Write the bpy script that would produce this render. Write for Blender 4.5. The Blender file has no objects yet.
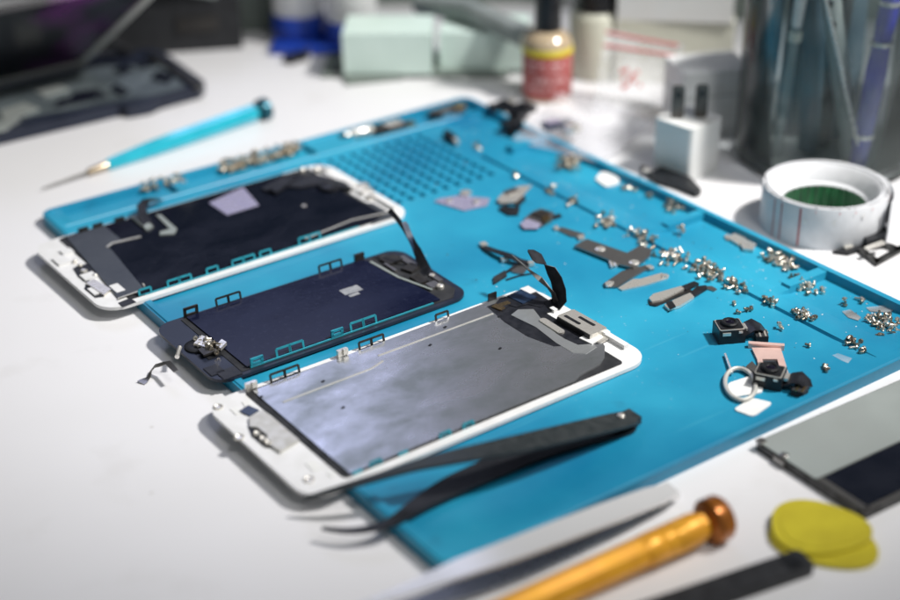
import bpy, bmesh, math, random
from mathutils import Vector, Matrix
random.seed(11)
scene = bpy.context.scene
C = scene.collection
MM = 0.001
PI = math.pi

# ------------------------------------------------------------------ camera frame (mm)
F, PITCH, ROLL, CH = 1486.569, 0.495424, -0.019013, 305.619
fw = Vector((0, math.cos(PITCH), -math.sin(PITCH)))
_r, _u = Vector((1, 0, 0)), Vector((0, math.sin(PITCH), math.cos(PITCH)))
RV = math.cos(ROLL) * _r + math.sin(ROLL) * _u
UV = -math.sin(ROLL) * _r + math.cos(ROLL) * _u

def at(px, py, z=0.0):
    """point of the horizontal plane at height z (mm) seen at that place of the photograph"""
    d = fw + (px - 450) / F * RV - (py - 300) / F * UV
    k = (z - CH) / d.z
    return Vector((d.x * k, d.y * k, z))

# ------------------------------------------------------------------ materials
def new_mat(name):
    m = bpy.data.materials.new(name); m.use_nodes = True
    nt = m.node_tree
    return m, nt, nt.nodes['Principled BSDF']

def pm(name, col, rough=0.5, metal=0.0, col2=None, scale=120, bump=0.0, bscale=None, rvar=0.0, coat=0.0,
       emit=None, ior=None, spec=None, contrast=(0.35, 0.65), detail=6, sss=0.0, stretch=None, transmission=0.0):
    m, nt, b = new_mat(name)
    L = nt.links.new
    b.inputs['Base Color'].default_value = (*col, 1)
    b.inputs['Roughness'].default_value = rough
    b.inputs['Metallic'].default_value = metal
    if coat: b.inputs['Coat Weight'].default_value = coat
    if ior: b.inputs['IOR'].default_value = ior
    if spec is not None: b.inputs['Specular IOR Level'].default_value = spec
    if sss:
        b.inputs['Subsurface Weight'].default_value = sss
        b.inputs['Subsurface Radius'].default_value = (.004, .004, .004)
    if transmission: b.inputs['Transmission Weight'].default_value = transmission
    tc = nt.nodes.new('ShaderNodeTexCoord')
    src = tc.outputs['Object']
    if stretch:
        mp = nt.nodes.new('ShaderNodeMapping'); mp.inputs['Scale'].default_value = stretch
        L(src, mp.inputs['Vector']); src = mp.outputs['Vector']
    n = nt.nodes.new('ShaderNodeTexNoise'); n.inputs['Scale'].default_value = scale
    n.inputs['Detail'].default_value = detail
    L(src, n.inputs['Vector'])
    if col2 is None: col2 = tuple(c * 0.82 for c in col)
    rp = nt.nodes.new('ShaderNodeValToRGB')
    rp.color_ramp.elements[0].position = contrast[0]; rp.color_ramp.elements[1].position = contrast[1]
    rp.color_ramp.elements[0].color = (*col, 1); rp.color_ramp.elements[1].color = (*col2, 1)
    L(n.outputs['Fac'], rp.inputs['Fac']); L(rp.outputs['Color'], b.inputs['Base Color'])
    if rvar:
        mr = nt.nodes.new('ShaderNodeMapRange')
        mr.inputs['From Min'].default_value = .3; mr.inputs['From Max'].default_value = .7
        mr.inputs['To Min'].default_value = max(.02, rough - rvar); mr.inputs['To Max'].default_value = min(1, rough + rvar)
        L(n.outputs['Fac'], mr.inputs['Value']); L(mr.outputs['Result'], b.inputs['Roughness'])
    if bump:
        n2 = nt.nodes.new('ShaderNodeTexNoise'); n2.inputs['Scale'].default_value = bscale or scale * 4
        n2.inputs['Detail'].default_value = 4
        L(src, n2.inputs['Vector'])
        bp = nt.nodes.new('ShaderNodeBump'); bp.inputs['Strength'].default_value = bump
        bp.inputs['Distance'].default_value = 0.0004
        L(n2.outputs['Fac'], bp.inputs['Height']); L(bp.outputs['Normal'], b.inputs['Normal'])
    return m

def clear_mat(name, tint, haze, hazecol, rough=0.08):
    """thin clear plastic: transparent, with a little milky haze and a glossy skin"""
    m, nt, b = new_mat(name); L = nt.links.new
    nt.nodes.remove(b)
    out = nt.nodes['Material Output']
    tr = nt.nodes.new('ShaderNodeBsdfTransparent'); tr.inputs['Color'].default_value = (*tint, 1)
    df = nt.nodes.new('ShaderNodeBsdfDiffuse'); df.inputs['Color'].default_value = (*hazecol, 1)
    gl = nt.nodes.new('ShaderNodeBsdfGlossy'); gl.inputs['Roughness'].default_value = rough
    tc = nt.nodes.new('ShaderNodeTexCoord')
    n = nt.nodes.new('ShaderNodeTexNoise'); n.inputs['Scale'].default_value = 45; n.inputs['Detail'].default_value = 6
    L(tc.outputs['Object'], n.inputs['Vector'])
    mr = nt.nodes.new('ShaderNodeMapRange'); mr.inputs['From Min'].default_value = .3; mr.inputs['From Max'].default_value = .75
    mr.inputs['To Min'].default_value = haze * .4; mr.inputs['To Max'].default_value = min(1, haze * 1.7)
    L(n.outputs['Fac'], mr.inputs['Value'])
    m1 = nt.nodes.new('ShaderNodeMixShader'); L(mr.outputs['Result'], m1.inputs['Fac'])
    L(tr.outputs[0], m1.inputs[1]); L(df.outputs[0], m1.inputs[2])
    fr = nt.nodes.new('ShaderNodeFresnel'); fr.inputs['IOR'].default_value = 1.28
    m2 = nt.nodes.new('ShaderNodeMixShader'); L(fr.outputs[0], m2.inputs['Fac'])
    L(m1.outputs[0], m2.inputs[1]); L(gl.outputs[0], m2.inputs[2])
    L(m2.outputs[0], out.inputs['Surface'])
    return m

M = {}
def mat_table():
    m = pm('table_laminate', (.74, .735, .745), .42, 0, (.695, .69, .70), 9, .05, 900, rvar=.05, contrast=(.2, .8))
    nt = m.node_tree; b = nt.nodes['Principled BSDF']; L = nt.links.new
    src = b.inputs['Base Color'].links[0].from_socket
    tc = nt.nodes.new('ShaderNodeTexCoord')
    v = nt.nodes.new('ShaderNodeTexVoronoi'); v.inputs['Scale'].default_value = 48; L(tc.outputs['Object'], v.inputs['Vector'])
    r = nt.nodes.new('ShaderNodeValToRGB'); r.color_ramp.elements[0].position = .025; r.color_ramp.elements[1].position = .05
    r.color_ramp.elements[0].color = (.6, .6, .6, 1); r.color_ramp.elements[1].color = (0, 0, 0, 1)
    L(v.outputs['Distance'], r.inputs['Fac'])
    n = nt.nodes.new('ShaderNodeTexNoise'); n.inputs['Scale'].default_value = 30; n.inputs['Detail'].default_value = 8; L(tc.outputs['Object'], n.inputs['Vector'])
    r2 = nt.nodes.new('ShaderNodeValToRGB'); r2.color_ramp.elements[0].position = .60; r2.color_ramp.elements[1].position = .80
    r2.color_ramp.elements[0].color = (0, 0, 0, 1); r2.color_ramp.elements[1].color = (.28, .28, .28, 1)
    L(n.outputs['Fac'], r2.inputs['Fac'])
    a = nt.nodes.new('ShaderNodeMath'); a.operation = 'MAXIMUM'; L(r.outputs['Color'], a.inputs[0]); L(r2.outputs['Color'], a.inputs[1])
    mx = nt.nodes.new('ShaderNodeMix'); mx.data_type = 'RGBA'
    L(a.outputs[0], mx.inputs['Factor']); L(src, mx.inputs[6]); mx.inputs[7].default_value = (.5, .48, .45, 1)
    L(mx.outputs[2], b.inputs['Base Color'])
    return m
M['table'] = mat_table()
M['white'] = pm('white_plastic', (.74, .74, .74), .35, 0, (.68, .68, .67), 160, .05)
M['white_soft'] = pm('white_plastic_matte', (.72, .73, .72), .5, 0, (.72, .72, .7), 90, .04)
M['black'] = pm('black_plastic', (.010, .011, .013), .38, 0, (.02, .021, .024), 200, .06, spec=.3)
M['black_soft'] = pm('black_matte', (.016, .017, .019), .6, 0, (.03, .031, .034), 200, .15, spec=.3)
M['blackglass'] = pm('black_glass', (.006, .008, .014), .16, 0, (.012, .014, .022), 60, rvar=.08)
M['navyframe'] = pm('dark_navy_plastic', (.012, .016, .030), .34, 0, (.02, .025, .042), 90, .04, rvar=.08, spec=.3)
M['flex'] = pm('flex_film', (.008, .009, .012), .36, 0, (.02, .021, .026), 300, .12, spec=.3)
M['flexblue'] = pm('flex_film_blue', (.012, .022, .05), .3, 0, (.02, .04, .08), 300, .1)
M['steel'] = pm('steel', (.86, .84, .80), .30, .72, (.68, .66, .62), 500, .06, rvar=.12)
M['screwsteel'] = pm('screw_steel', (.86, .82, .73), .28, .88, (.68, .63, .55), 900, 0, rvar=.1)
M['screwdark'] = pm('screw_dark', (.46, .41, .34), .30, .9, (.28, .25, .20), 900, 0, rvar=.1)
M['bracket'] = pm('stamped_steel', (.36, .35, .335), .34, .9, (.28, .27, .26), 900, .05, rvar=.06, stretch=(1, 6, 1))
M['tinned'] = pm('tinned_steel', (.62, .61, .57), .42, .35, (.52, .51, .47), 300, .08, rvar=.08)
M['nickel'] = pm('nickel', (.84, .81, .75), .32, .7, (.68, .65, .59), 350, .06, rvar=.1)
M['gold'] = pm('gold_contacts', (.72, .52, .25), .3, 1, (.5, .36, .18), 900)
M['tealclip'] = pm('teal_clip', (.03, .36, .45), .38, .3, (.03, .28, .36), 400)
M['darkclip'] = pm('dark_clip', (.035, .034, .034), .35, .6, (.06, .055, .05), 500)
M['lavender'] = pm('lavender_film', (.42, .40, .55), .28, .35, (.33, .31, .44), 200, rvar=.1)
M['paper'] = pm('paper', (.68, .69, .71), .6, 0, (.63, .64, .66), 200, .05)
M['redprint'] = pm('red_print', (.48, .10, .10), .55, 0, (.40, .10, .10), 500)
M['redfaint'] = pm('faint_red_print', (.68, .42, .42), .6, 0, (.72, .52, .52), 700)
M['greencore'] = pm('green_core', (.012, .12, .04), .5, 0, (.008, .07, .025), 150)
M['mint'] = pm('mint_card', (.62, .75, .69), .6, 0, (.57, .70, .64), 40, .03)
M['blueplastic'] = pm('blue_plastic', (.012, .05, .36), .4, 0, (.01, .04, .28), 60)
M['cyanmetal'] = pm('cyan_anodised', (.03, .52, .66), .24, .25, (.02, .44, .57), 90, .03, rvar=.05, coat=.5)
M['tealdark'] = pm('dark_teal', (.01, .10, .14), .3, .5, (.01, .08, .11), 90)
M['orange'] = pm('orange_anodised', (.90, .43, .03), .36, .25, (.78, .35, .025), 120, .05, rvar=.08)
M['orangedark'] = pm('brown_orange', (.42, .14, .02), .28, .5, (.30, .10, .02), 120)
M['brass'] = pm('brass_tip', (.55, .45, .32), .3, 1, (.4, .33, .24), 200)
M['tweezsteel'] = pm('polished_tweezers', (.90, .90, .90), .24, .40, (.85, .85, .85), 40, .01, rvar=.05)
M['tweezshade'] = pm('tweezers_shaded_arm', (.34, .35, .36), .28, .8, (.26, .27, .28), 60, .02, rvar=.06)  # darker copy of the tweezer steel, for the shaded lower arm
M['esd'] = pm('esd_black_coating', (.022, .028, .030), .42, .1, (.034, .040, .042), 300, .14, rvar=.08, spec=.4)
M['yellow'] = pm('yellow_plastic', (.56, .48, .03), .40, 0, (.49, .41, .025), 90, .06, sss=.1)
M['rose'] = pm('rose_anodised', (.80, .56, .50), .36, .35, (.72, .50, .45), 200, .04)
M['prong'] = pm('prong_metal', (.11, .10, .09), .4, .4, (.07, .065, .06), 200, rvar=.1)
M['shank'] = pm('dull_shank', (.20, .19, .175), .55, .35, (.15, .14, .13), 200)
M['screwbrass'] = pm('screw_brassy', (.62, .52, .38), .3, .6, (.45, .37, .27), 900)
M['lens'] = pm('lens_glass', (.004, .004, .008), .06, 0, (.01, .006, .02), 90, coat=1)
M['lcdsilver'] = pm('lcd_back_silver', (.50, .535, .51), .42, .55, (.42, .46, .44), 26, .10, 260, rvar=.1)
M['lcdside'] = pm('lcd_side', (.10, .10, .10), .35, .7, (.03, .03, .03), 260, .1)
M['bluepen'] = pm('blue_pen', (.008, .010, .50), .2, 0, (.01, .012, .25), 30, coat=.6)
M['greyplastic'] = pm('grey_plastic', (.26, .29, .28), .45, 0, (.20, .23, .22), 70, .05)
M['bggrey'] = pm('grey_green_plastic', (.20, .235, .21), .6, 0, (.15, .18, .16), 14)
M['bluegrey'] = pm('blue_grey_fabric', (.05, .10, .13), .7, 0, (.025, .055, .08), 40, .2)
M['yellowring'] = pm('yellow_band', (.72, .58, .02), .45, 0)
M['redlabel'] = pm('red_label', (.30, .035, .035), .5, 0, (.40, .12, .11), 0.1, contrast=(.2, .8))
M['pinkbody'] = pm('pinkish_glass', (.46, .36, .24), .12, 0, (.40, .30, .19), 30, coat=.5)
M['cream'] = pm('cream_plastic', (.60, .60, .50), .5, 0, (.52, .52, .44), 30)
M['sticker'] = pm('silver_sticker', (.55, .55, .52), .4, .6, (.35, .36, .36), 500)
M['greyline'] = pm('pale_line', (.55, .54, .50), .4, .4)
M['rimgrey'] = pm('pale_grey_rim', (.62, .62, .58), .4, .2, (.54, .54, .50), 60)
M['violetglare'] = pm('painted_violet_reflection', (.006, .006, .010), .22, 0, (.12, .012, .14), 16, contrast=(.52, .72), detail=2)  # black screen glass, its violet reflections painted in as colour
M['bagfilm'] = clear_mat('bag_film', (.92, .93, .95), .42, (.80, .80, .82), .15)
M['bagflat'] = clear_mat('bag_film_flat', (.93, .94, .96), .30, (.78, .77, .80), .12)
M['jar'] = clear_mat('jar_plastic', (.92, .95, .96), .10, (.38, .46, .45), .12)
M['clearfilm'] = clear_mat('clear_film', (.95, .97, .98), .25, (.75, .8, .82), .1)

def mat_silicone():
    m, nt, b = new_mat('blue_silicone'); L = nt.links.new
    tc = nt.nodes.new('ShaderNodeTexCoord')
    n1 = nt.nodes.new('ShaderNodeTexNoise'); n1.inputs['Scale'].default_value = 10; n1.inputs['Detail'].default_value = 8
    n2 = nt.nodes.new('ShaderNodeTexNoise'); n2.inputs['Scale'].default_value = 420; n2.inputs['Detail'].default_value = 3
    v = nt.nodes.new('ShaderNodeTexVoronoi'); v.inputs['Scale'].default_value = 210; v.inputs['Randomness'].default_value = 1
    for n in (n1, n2, v): L(tc.outputs['Object'], n.inputs['Vector'])
    r1 = nt.nodes.new('ShaderNodeValToRGB')
    r1.color_ramp.elements[0].position = .34; r1.color_ramp.elements[1].position = .66
    r1.color_ramp.elements[0].color = (.004, .155, .295, 1); r1.color_ramp.elements[1].color = (.016, .30, .455, 1)
    L(n1.outputs['Fac'], r1.inputs['Fac'])
    # pale dust specks, in patches
    rs = nt.nodes.new('ShaderNodeValToRGB')
    rs.color_ramp.elements[0].position = .02; rs.color_ramp.elements[1].position = .12
    rs.color_ramp.elements[0].color = (1, 1, 1, 1); rs.color_ramp.elements[1].color = (0, 0, 0, 1)
    L(v.outputs['Distance'], rs.inputs['Fac'])
    rp = nt.nodes.new('ShaderNodeMapRange'); rp.inputs['From Min'].default_value = .5; rp.inputs['From Max'].default_value = .66
    rp.inputs['To Max'].default_value = .5
    L(n1.outputs['Fac'], rp.inputs['Value'])
    mu = nt.nodes.new('ShaderNodeMath'); mu.operation = 'MULTIPLY'
    L(rs.outputs['Color'], mu.inputs[0]); L(rp.outputs['Result'], mu.inputs[1])
    mx = nt.nodes.new('ShaderNodeMix'); mx.data_type = 'RGBA'
    L(mu.outputs[0], mx.inputs['Factor']); L(r1.outputs['Color'], mx.inputs[6]); mx.inputs[7].default_value = (.35, .5, .56, 1)
    # long thin scuffs and a few stains
    mp = nt.nodes.new('ShaderNodeMapping'); mp.inputs['Scale'].default_value = (14, 330, 1); mp.inputs['Rotation'].default_value = (0, 0, .7)
    n3 = nt.nodes.new('ShaderNodeTexNoise'); n3.inputs['Scale'].default_value = 1; n3.inputs['Detail'].default_value = 3
    L(tc.outputs['Object'], mp.inputs['Vector']); L(mp.outputs['Vector'], n3.inputs['Vector'])
    r3 = nt.nodes.new('ShaderNodeValToRGB'); r3.color_ramp.elements[0].position = .66; r3.color_ramp.elements[1].position = .80
    r3.color_ramp.elements[0].color = (0, 0, 0, 1); r3.color_ramp.elements[1].color = (.35, .35, .35, 1)
    L(n3.outputs['Fac'], r3.inputs['Fac'])
    mx2 = nt.nodes.new('ShaderNodeMix'); mx2.data_type = 'RGBA'
    L(r3.outputs['Color'], mx2.inputs['Factor']); L(mx.outputs[2], mx2.inputs[6]); mx2.inputs[7].default_value = (.10, .40, .52, 1)
    n4 = nt.nodes.new('ShaderNodeTexNoise'); n4.inputs['Scale'].default_value = 60; n4.inputs['Detail'].default_value = 8
    L(tc.outputs['Object'], n4.inputs['Vector'])
    r4 = nt.nodes.new('ShaderNodeValToRGB'); r4.color_ramp.elements[0].position = .66; r4.color_ramp.elements[1].position = .76
    r4.color_ramp.elements[0].color = (0, 0, 0, 1); r4.color_ramp.elements[1].color = (.35, .35, .35, 1)
    L(n4.outputs['Fac'], r4.inputs['Fac'])
    mx3 = nt.nodes.new('ShaderNodeMix'); mx3.data_type = 'RGBA'
    L(r4.outputs['Color'], mx3.inputs['Factor']); L(mx2.outputs[2], mx3.inputs[6]); mx3.inputs[7].default_value = (.012, .12, .20, 1)
    L(mx3.outputs[2], b.inputs['Base Color'])
    mr = nt.nodes.new('ShaderNodeMapRange'); mr.inputs['From Min'].default_value = .3; mr.inputs['From Max'].default_value = .7; mr.inputs['To Min'].default_value = .32; mr.inputs['To Max'].default_value = .55
    L(n1.outputs['Fac'], mr.inputs['Value']); L(mr.outputs['Result'], b.inputs['Roughness'])
    bp = nt.nodes.new('ShaderNodeBump'); bp.inputs['Strength'].default_value = .12; bp.inputs['Distance'].default_value = .0003
    L(n2.outputs['Fac'], bp.inputs['Height']); L(bp.outputs['Normal'], b.inputs['Normal'])
    return m
M['silicone'] = mat_silicone()

def mat_shield(name, base, base2, rough, metal, smudge, spec=.5):
    """thin metal back plate with wiped smudges and a little dust"""
    m, nt, b = new_mat(name); L = nt.links.new
    tc = nt.nodes.new('ShaderNodeTexCoord')
    mp = nt.nodes.new('ShaderNodeMapping'); mp.inputs['Scale'].default_value = (1, 1.7, 1); mp.inputs['Rotation'].default_value = (0, 0, .5)
    L(tc.outputs['Object'], mp.inputs['Vector'])
    n1 = nt.nodes.new('ShaderNodeTexNoise'); n1.inputs['Scale'].default_value = 30; n1.inputs['Detail'].default_value = 9; n1.inputs['Roughness'].default_value = .62; n1.inputs['Distortion'].default_value = .25
    n2 = nt.nodes.new('ShaderNodeTexNoise'); n2.inputs['Scale'].default_value = 900; n2.inputs['Detail'].default_value = 4
    L(mp.outputs['Vector'], n1.inputs['Vector']); L(tc.outputs['Object'], n2.inputs['Vector'])
    r = nt.nodes.new('ShaderNodeValToRGB')
    r.color_ramp.elements[0].position = .36; r.color_ramp.elements[1].position = .64
    r.color_ramp.elements[0].color = (*base, 1); r.color_ramp.elements[1].color = (*base2, 1)
    L(n1.outputs['Fac'], r.inputs['Fac'])
    v = nt.nodes.new('ShaderNodeTexVoronoi'); v.inputs['Scale'].default_value = 330
    L(tc.outputs['Object'], v.inputs['Vector'])
    rs = nt.nodes.new('ShaderNodeValToRGB')
    rs.color_ramp.elements[0].position = .03; rs.color_ramp.elements[1].position = .10
    rs.color_ramp.elements[0].color = (.35, .35, .35, 1); rs.color_ramp.elements[1].color = (0, 0, 0, 1)
    L(v.outputs['Distance'], rs.inputs['Fac'])
    mx = nt.nodes.new('ShaderNodeMix'); mx.data_type = 'RGBA'
    L(rs.outputs['Color'], mx.inputs['Factor']); L(r.outputs['Color'], mx.inputs[6])
    mx.inputs[7].default_value = tuple(min(1, c * 1.6 + .02) for c in base2) + (1,)
    mp2 = nt.nodes.new('ShaderNodeMapping'); mp2.inputs['Scale'].default_value = (22, 900, 1); mp2.inputs['Rotation'].default_value = (0, 0, -.9)
    n5 = nt.nodes.new('ShaderNodeTexNoise'); n5.inputs['Scale'].default_value = 1; n5.inputs['Detail'].default_value = 2
    L(tc.outputs['Object'], mp2.inputs['Vector']); L(mp2.outputs['Vector'], n5.inputs['Vector'])
    r5 = nt.nodes.new('ShaderNodeValToRGB'); r5.color_ramp.elements[0].position = .70; r5.color_ramp.elements[1].position = .78
    r5.color_ramp.elements[0].color = (0, 0, 0, 1); r5.color_ramp.elements[1].color = (.5, .5, .5, 1)
    L(n5.outputs['Fac'], r5.inputs['Fac'])
    r6 = nt.nodes.new('ShaderNodeValToRGB'); r6.color_ramp.elements[0].position = .56; r6.color_ramp.elements[1].position = .74
    r6.color_ramp.elements[0].color = (0, 0, 0, 1); r6.color_ramp.elements[1].color = (.45, .45, .45, 1)
    n2.inputs['Scale'].default_value = 420; L(n2.outputs['Fac'], r6.inputs['Fac'])
    ad = nt.nodes.new('ShaderNodeMath'); ad.operation = 'MAXIMUM'; L(r5.outputs['Color'], ad.inputs[0]); L(r6.outputs['Color'], ad.inputs[1])
    mx4 = nt.nodes.new('ShaderNodeMix'); mx4.data_type = 'RGBA'
    L(ad.outputs[0], mx4.inputs['Factor']); L(mx.outputs[2], mx4.inputs[6]); mx4.inputs[7].default_value = tuple(min(1, c * 1.35 + .01) for c in base2) + (1,)
    L(mx4.outputs[2], b.inputs['Base Color'])
    b.inputs['Metallic'].default_value = metal
    b.inputs['Specular IOR Level'].default_value = spec
    mr = nt.nodes.new('ShaderNodeMapRange'); mr.inputs['From Min'].default_value = .3; mr.inputs['From Max'].default_value = .7
    mr.inputs['To Min'].default_value = rough - smudge; mr.inputs['To Max'].default_value = rough + smudge
    L(n1.outputs['Fac'], mr.inputs['Value']); L(mr.outputs['Result'], b.inputs['Roughness'])
    bp = nt.nodes.new('ShaderNodeBump'); bp.inputs['Strength'].default_value = .06; bp.inputs['Distance'].default_value = .0002
    L(n2.outputs['Fac'], bp.inputs['Height']); L(bp.outputs['Normal'], b.inputs['Normal'])
    return m
M['shield_front'] = mat_shield('plate_silver', (.60, .61, .65), (.33, .355, .345), .29, .84, .07)
M['shield_step'] = mat_shield('plate_step_silver', (.62, .64, .64), (.46, .48, .47), .32, .75, .06)
M['shield_mid'] = mat_shield('plate_navy', (.005, .007, .022), (.009, .012, .032), .18, 0, .05, .10)
M['shield_back'] = mat_shield('plate_black', (.004, .006, .012), (.008, .010, .018), .13, 0, .04, .25)
M['shield_grey'] = mat_shield('film_dark_grey', (.035, .041, .050), (.05, .057, .066), .34, .1, .06, .4)

# ------------------------------------------------------------------ mesh builder (mm)
class MB:
    def __init__(s): s.bm = bmesh.new(); s.mi = 0
    def _tag(s, faces, mi=None):
        for f in faces: f.material_index = s.mi if mi is None else mi
    def _bev(s, faces, w, seg=2):
        if w <= 0: return
        ed = set()
        for f in faces:
            for e in f.edges:
                if len(e.link_faces) == 2 and e.calc_face_angle(0) > .35: ed.add(e)
        mi = faces[0].material_index
        r = bmesh.ops.bevel(s.bm, geom=list(ed), offset=w, segments=seg, profile=.5, affect='EDGES', clamp_overlap=True)
        for f in r['faces']: f.material_index = mi
    def prism(s, pts, z0, z1, bev=0, M=None, seg=2):
        pts = [Vector((p[0], p[1], 0)) for p in pts]
        ar = sum(pts[i].x * pts[(i + 1) % len(pts)].y - pts[(i + 1) % len(pts)].x * pts[i].y for i in range(len(pts)))
        if ar < 0: pts.reverse()
        Mx = M or Matrix()
        lo = [s.bm.verts.new(Mx @ Vector((p.x, p.y, z0))) for p in pts]
        hi = [s.bm.verts.new(Mx @ Vector((p.x, p.y, z1))) for p in pts]
        n = len(pts)
        fs = [s.bm.faces.new(list(reversed(lo))), s.bm.faces.new(hi)]
        for i in range(n): fs.append(s.bm.faces.new((lo[i], lo[(i + 1) % n], hi[(i + 1) % n], hi[i])))
        s._tag(fs); s._bev(fs, bev, seg)
        return s
    def box(s, c, size, bev=0, rz=0, M=None):
        x, y, z = size[0] / 2, size[1] / 2, size[2]
        Mx = (M or Matrix()) @ Matrix.Translation(Vector(c)) @ Matrix.Rotation(rz, 4, 'Z')
        return s.prism([(-x, -y), (x, -y), (x, y), (-x, y)], -z / 2, z / 2, bev, Mx)
    def rplate(s, x0, y0, x1, y1, z0, z1, r, bev=0, n=6, M=None):
        return s.prism(rrect(x0, y0, x1, y1, r, n), z0, z1, bev, M)
    def tube(s, pts, rad, n=10, closed=False, cap=True):
        pts = [Vector(p) for p in pts]; k = len(pts)
        rads = rad if isinstance(rad, (list, tuple)) else [rad] * k
        rings = []; up = None
        for i, p in enumerate(pts):
            a = pts[i - 1] if (i > 0 or closed) else p
            b = pts[(i + 1) % k] if (i < k - 1 or closed) else p
            t = (b - a).normalized()
            if up is None:
                up = Vector((0, 0, 1)) if abs(t.z) < .9 else Vector((1, 0, 0))
            sd = t.cross(up).normalized(); u2 = sd.cross(t).normalized(); up = u2
            rings.append([s.bm.verts.new(p + (sd * math.cos(2 * PI * j / n) + u2 * math.sin(2 * PI * j / n)) * rads[i]) for j in range(n)])
        fs = []
        for i in range(k if closed else k - 1):
            A, B = rings[i], rings[(i + 1) % k]
            for j in range(n): fs.append(s.bm.faces.new((A[j], A[(j + 1) % n], B[(j + 1) % n], B[j])))
        if cap and not closed:
            fs.append(s.bm.faces.new(list(reversed(rings[0])))); fs.append(s.bm.faces.new(rings[-1]))
        s._tag(fs); return s
    def ribbon(s, pts, width, thick, side=(0, 0, 1)):
        """flat strip along pts; side = direction(s) of its width"""
        pts = [Vector(p) for p in pts]; k = len(pts)
        W = width if isinstance(width, (list, tuple)) else [width] * k
        T = thick if isinstance(thick, (list, tuple)) else [thick] * k
        SD = side if isinstance(side, list) else [side] * k
        rings = []
        for i, p in enumerate(pts):
            t = (pts[min(i + 1, k - 1)] - pts[max(i - 1, 0)]).normalized()
            sd = Vector(SD[i]); sd = (sd - t * sd.dot(t)).normalized(); nn = sd.cross(t)
            w, h = W[i] / 2, T[i] / 2
            rings.append([s.bm.verts.new(p + sd * a * w + nn * b * h) for a, b in ((-1, -1), (1, -1), (1, 1), (-1, 1))])
        fs = []
        for i in range(k - 1):
            A, B = rings[i], rings[i + 1]
            for j in range(4): fs.append(s.bm.faces.new((A[j], A[(j + 1) % 4], B[(j + 1) % 4], B[j])))
        fs.append(s.bm.faces.new(list(reversed(rings[0])))); fs.append(s.bm.faces.new(rings[-1]))
        s._tag(fs); return s
    def lathe(s, prof, n=40, M=None, mis=None):
        Mx = M or Matrix(); rings = []
        for r, z in prof:
            if r < 1e-6: rings.append([s.bm.verts.new(Mx @ Vector((0, 0, z)))])
            else: rings.append([s.bm.verts.new(Mx @ Vector((r * math.cos(2 * PI * j / n), r * math.sin(2 * PI * j / n), z))) for j in range(n)])
        for i in range(len(rings) - 1):
            A, B = rings[i], rings[i + 1]; fs = []
            for j in range(n):
                j2 = (j + 1) % n
                if len(A) == 1 and len(B) == 1: continue
                if len(A) == 1: fs.append(s.bm.faces.new((A[0], B[j2], B[j])))
                elif len(B) == 1: fs.append(s.bm.faces.new((A[j], A[j2], B[0])))
                else: fs.append(s.bm.faces.new((A[j], A[j2], B[j2], B[j])))
            s._tag(fs, mis[i] if mis else None)
        return s
    def grid(s, X, Y, fn):
        V = [[s.bm.verts.new(fn(x, y)) for y in Y] for x in X]
        fs = []
        for i in range(len(X) - 1):
            for j in range(len(Y) - 1):
                fs.append(s.bm.faces.new((V[i][j], V[i + 1][j], V[i + 1][j + 1], V[i][j + 1])))
        s._tag(fs); return V
    def build(s, name, mats, parent=None, smooth=40, org=None, recalc=True):
        if recalc: bmesh.ops.recalc_face_normals(s.bm, faces=s.bm.faces)
        if org is not None: bmesh.ops.translate(s.bm, verts=s.bm.verts, vec=-Vector(org))
        bmesh.ops.scale(s.bm, verts=s.bm.verts, vec=(MM, MM, MM))
        me = bpy.data.meshes.new(name); s.bm.to_mesh(me); s.bm.free()
        for m in (mats if isinstance(mats, (list, tuple)) else [mats]): me.materials.append(M[m])
        if smooth:
            me.polygons.foreach_set('use_smooth', [True] * len(me.polygons))
            me.set_sharp_from_angle(angle=math.radians(smooth))
        o = bpy.data.objects.new(name, me); C.objects.link(o)
        if parent is not None: o.parent = parent
        if org is not None and parent is None: o.location = Vector(org) * MM
        return o

def build_parts(b, name, mats, parent, gap=.8, smooth=40):
    """one object for every separate piece collected in b"""
    bm = b.bm; bmesh.ops.recalc_face_normals(bm, faces=bm.faces)
    seen = set(); comps = []
    for v in bm.verts:
        if v in seen: continue
        st = [v]; seen.add(v); vs = []
        while st:
            q = st.pop(); vs.append(q)
            for e in q.link_edges:
                w = e.other_vert(q)
                if w not in seen: seen.add(w); st.append(w)
        lo = [min(q.co[i] for q in vs) - gap / 2 for i in range(3)]; hi = [max(q.co[i] for q in vs) + gap / 2 for i in range(3)]
        comps.append([vs, lo, hi])
    merged = True
    while merged:
        merged = False
        for i in range(len(comps)):
            for j in range(i + 1, len(comps)):
                A, B = comps[i], comps[j]
                if all(A[1][k] <= B[2][k] and B[1][k] <= A[2][k] for k in range(3)):
                    comps[i] = [A[0] + B[0], [min(A[1][k], B[1][k]) for k in range(3)], [max(A[2][k], B[2][k]) for k in range(3)]]
                    del comps[j]; merged = True; break
            if merged: break
    outs = []
    for vs, lo, hi in comps:
        nb = MB(); mp = {}
        for v in vs: mp[v] = nb.bm.verts.new(v.co)
        done = set()
        for v in vs:
            for f in v.link_faces:
                if f in done: continue
                done.add(f); nf = nb.bm.faces.new([mp[q] for q in f.verts]); nf.material_index = f.material_index
        outs.append(nb.build(name, mats, parent, smooth, recalc=False))
    bm.free(); return outs

def rrect(x0, y0, x1, y1, r, n=6):
    pts = []
    for cx, cy, a0 in ((x1 - r, y1 - r, 0), (x0 + r, y1 - r, PI / 2), (x0 + r, y0 + r, PI), (x1 - r, y0 + r, 1.5 * PI)):
        for i in range(n + 1):
            a = a0 + i / n * PI / 2
            pts.append((cx + r * math.cos(a), cy + r * math.sin(a)))
    return pts

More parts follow.
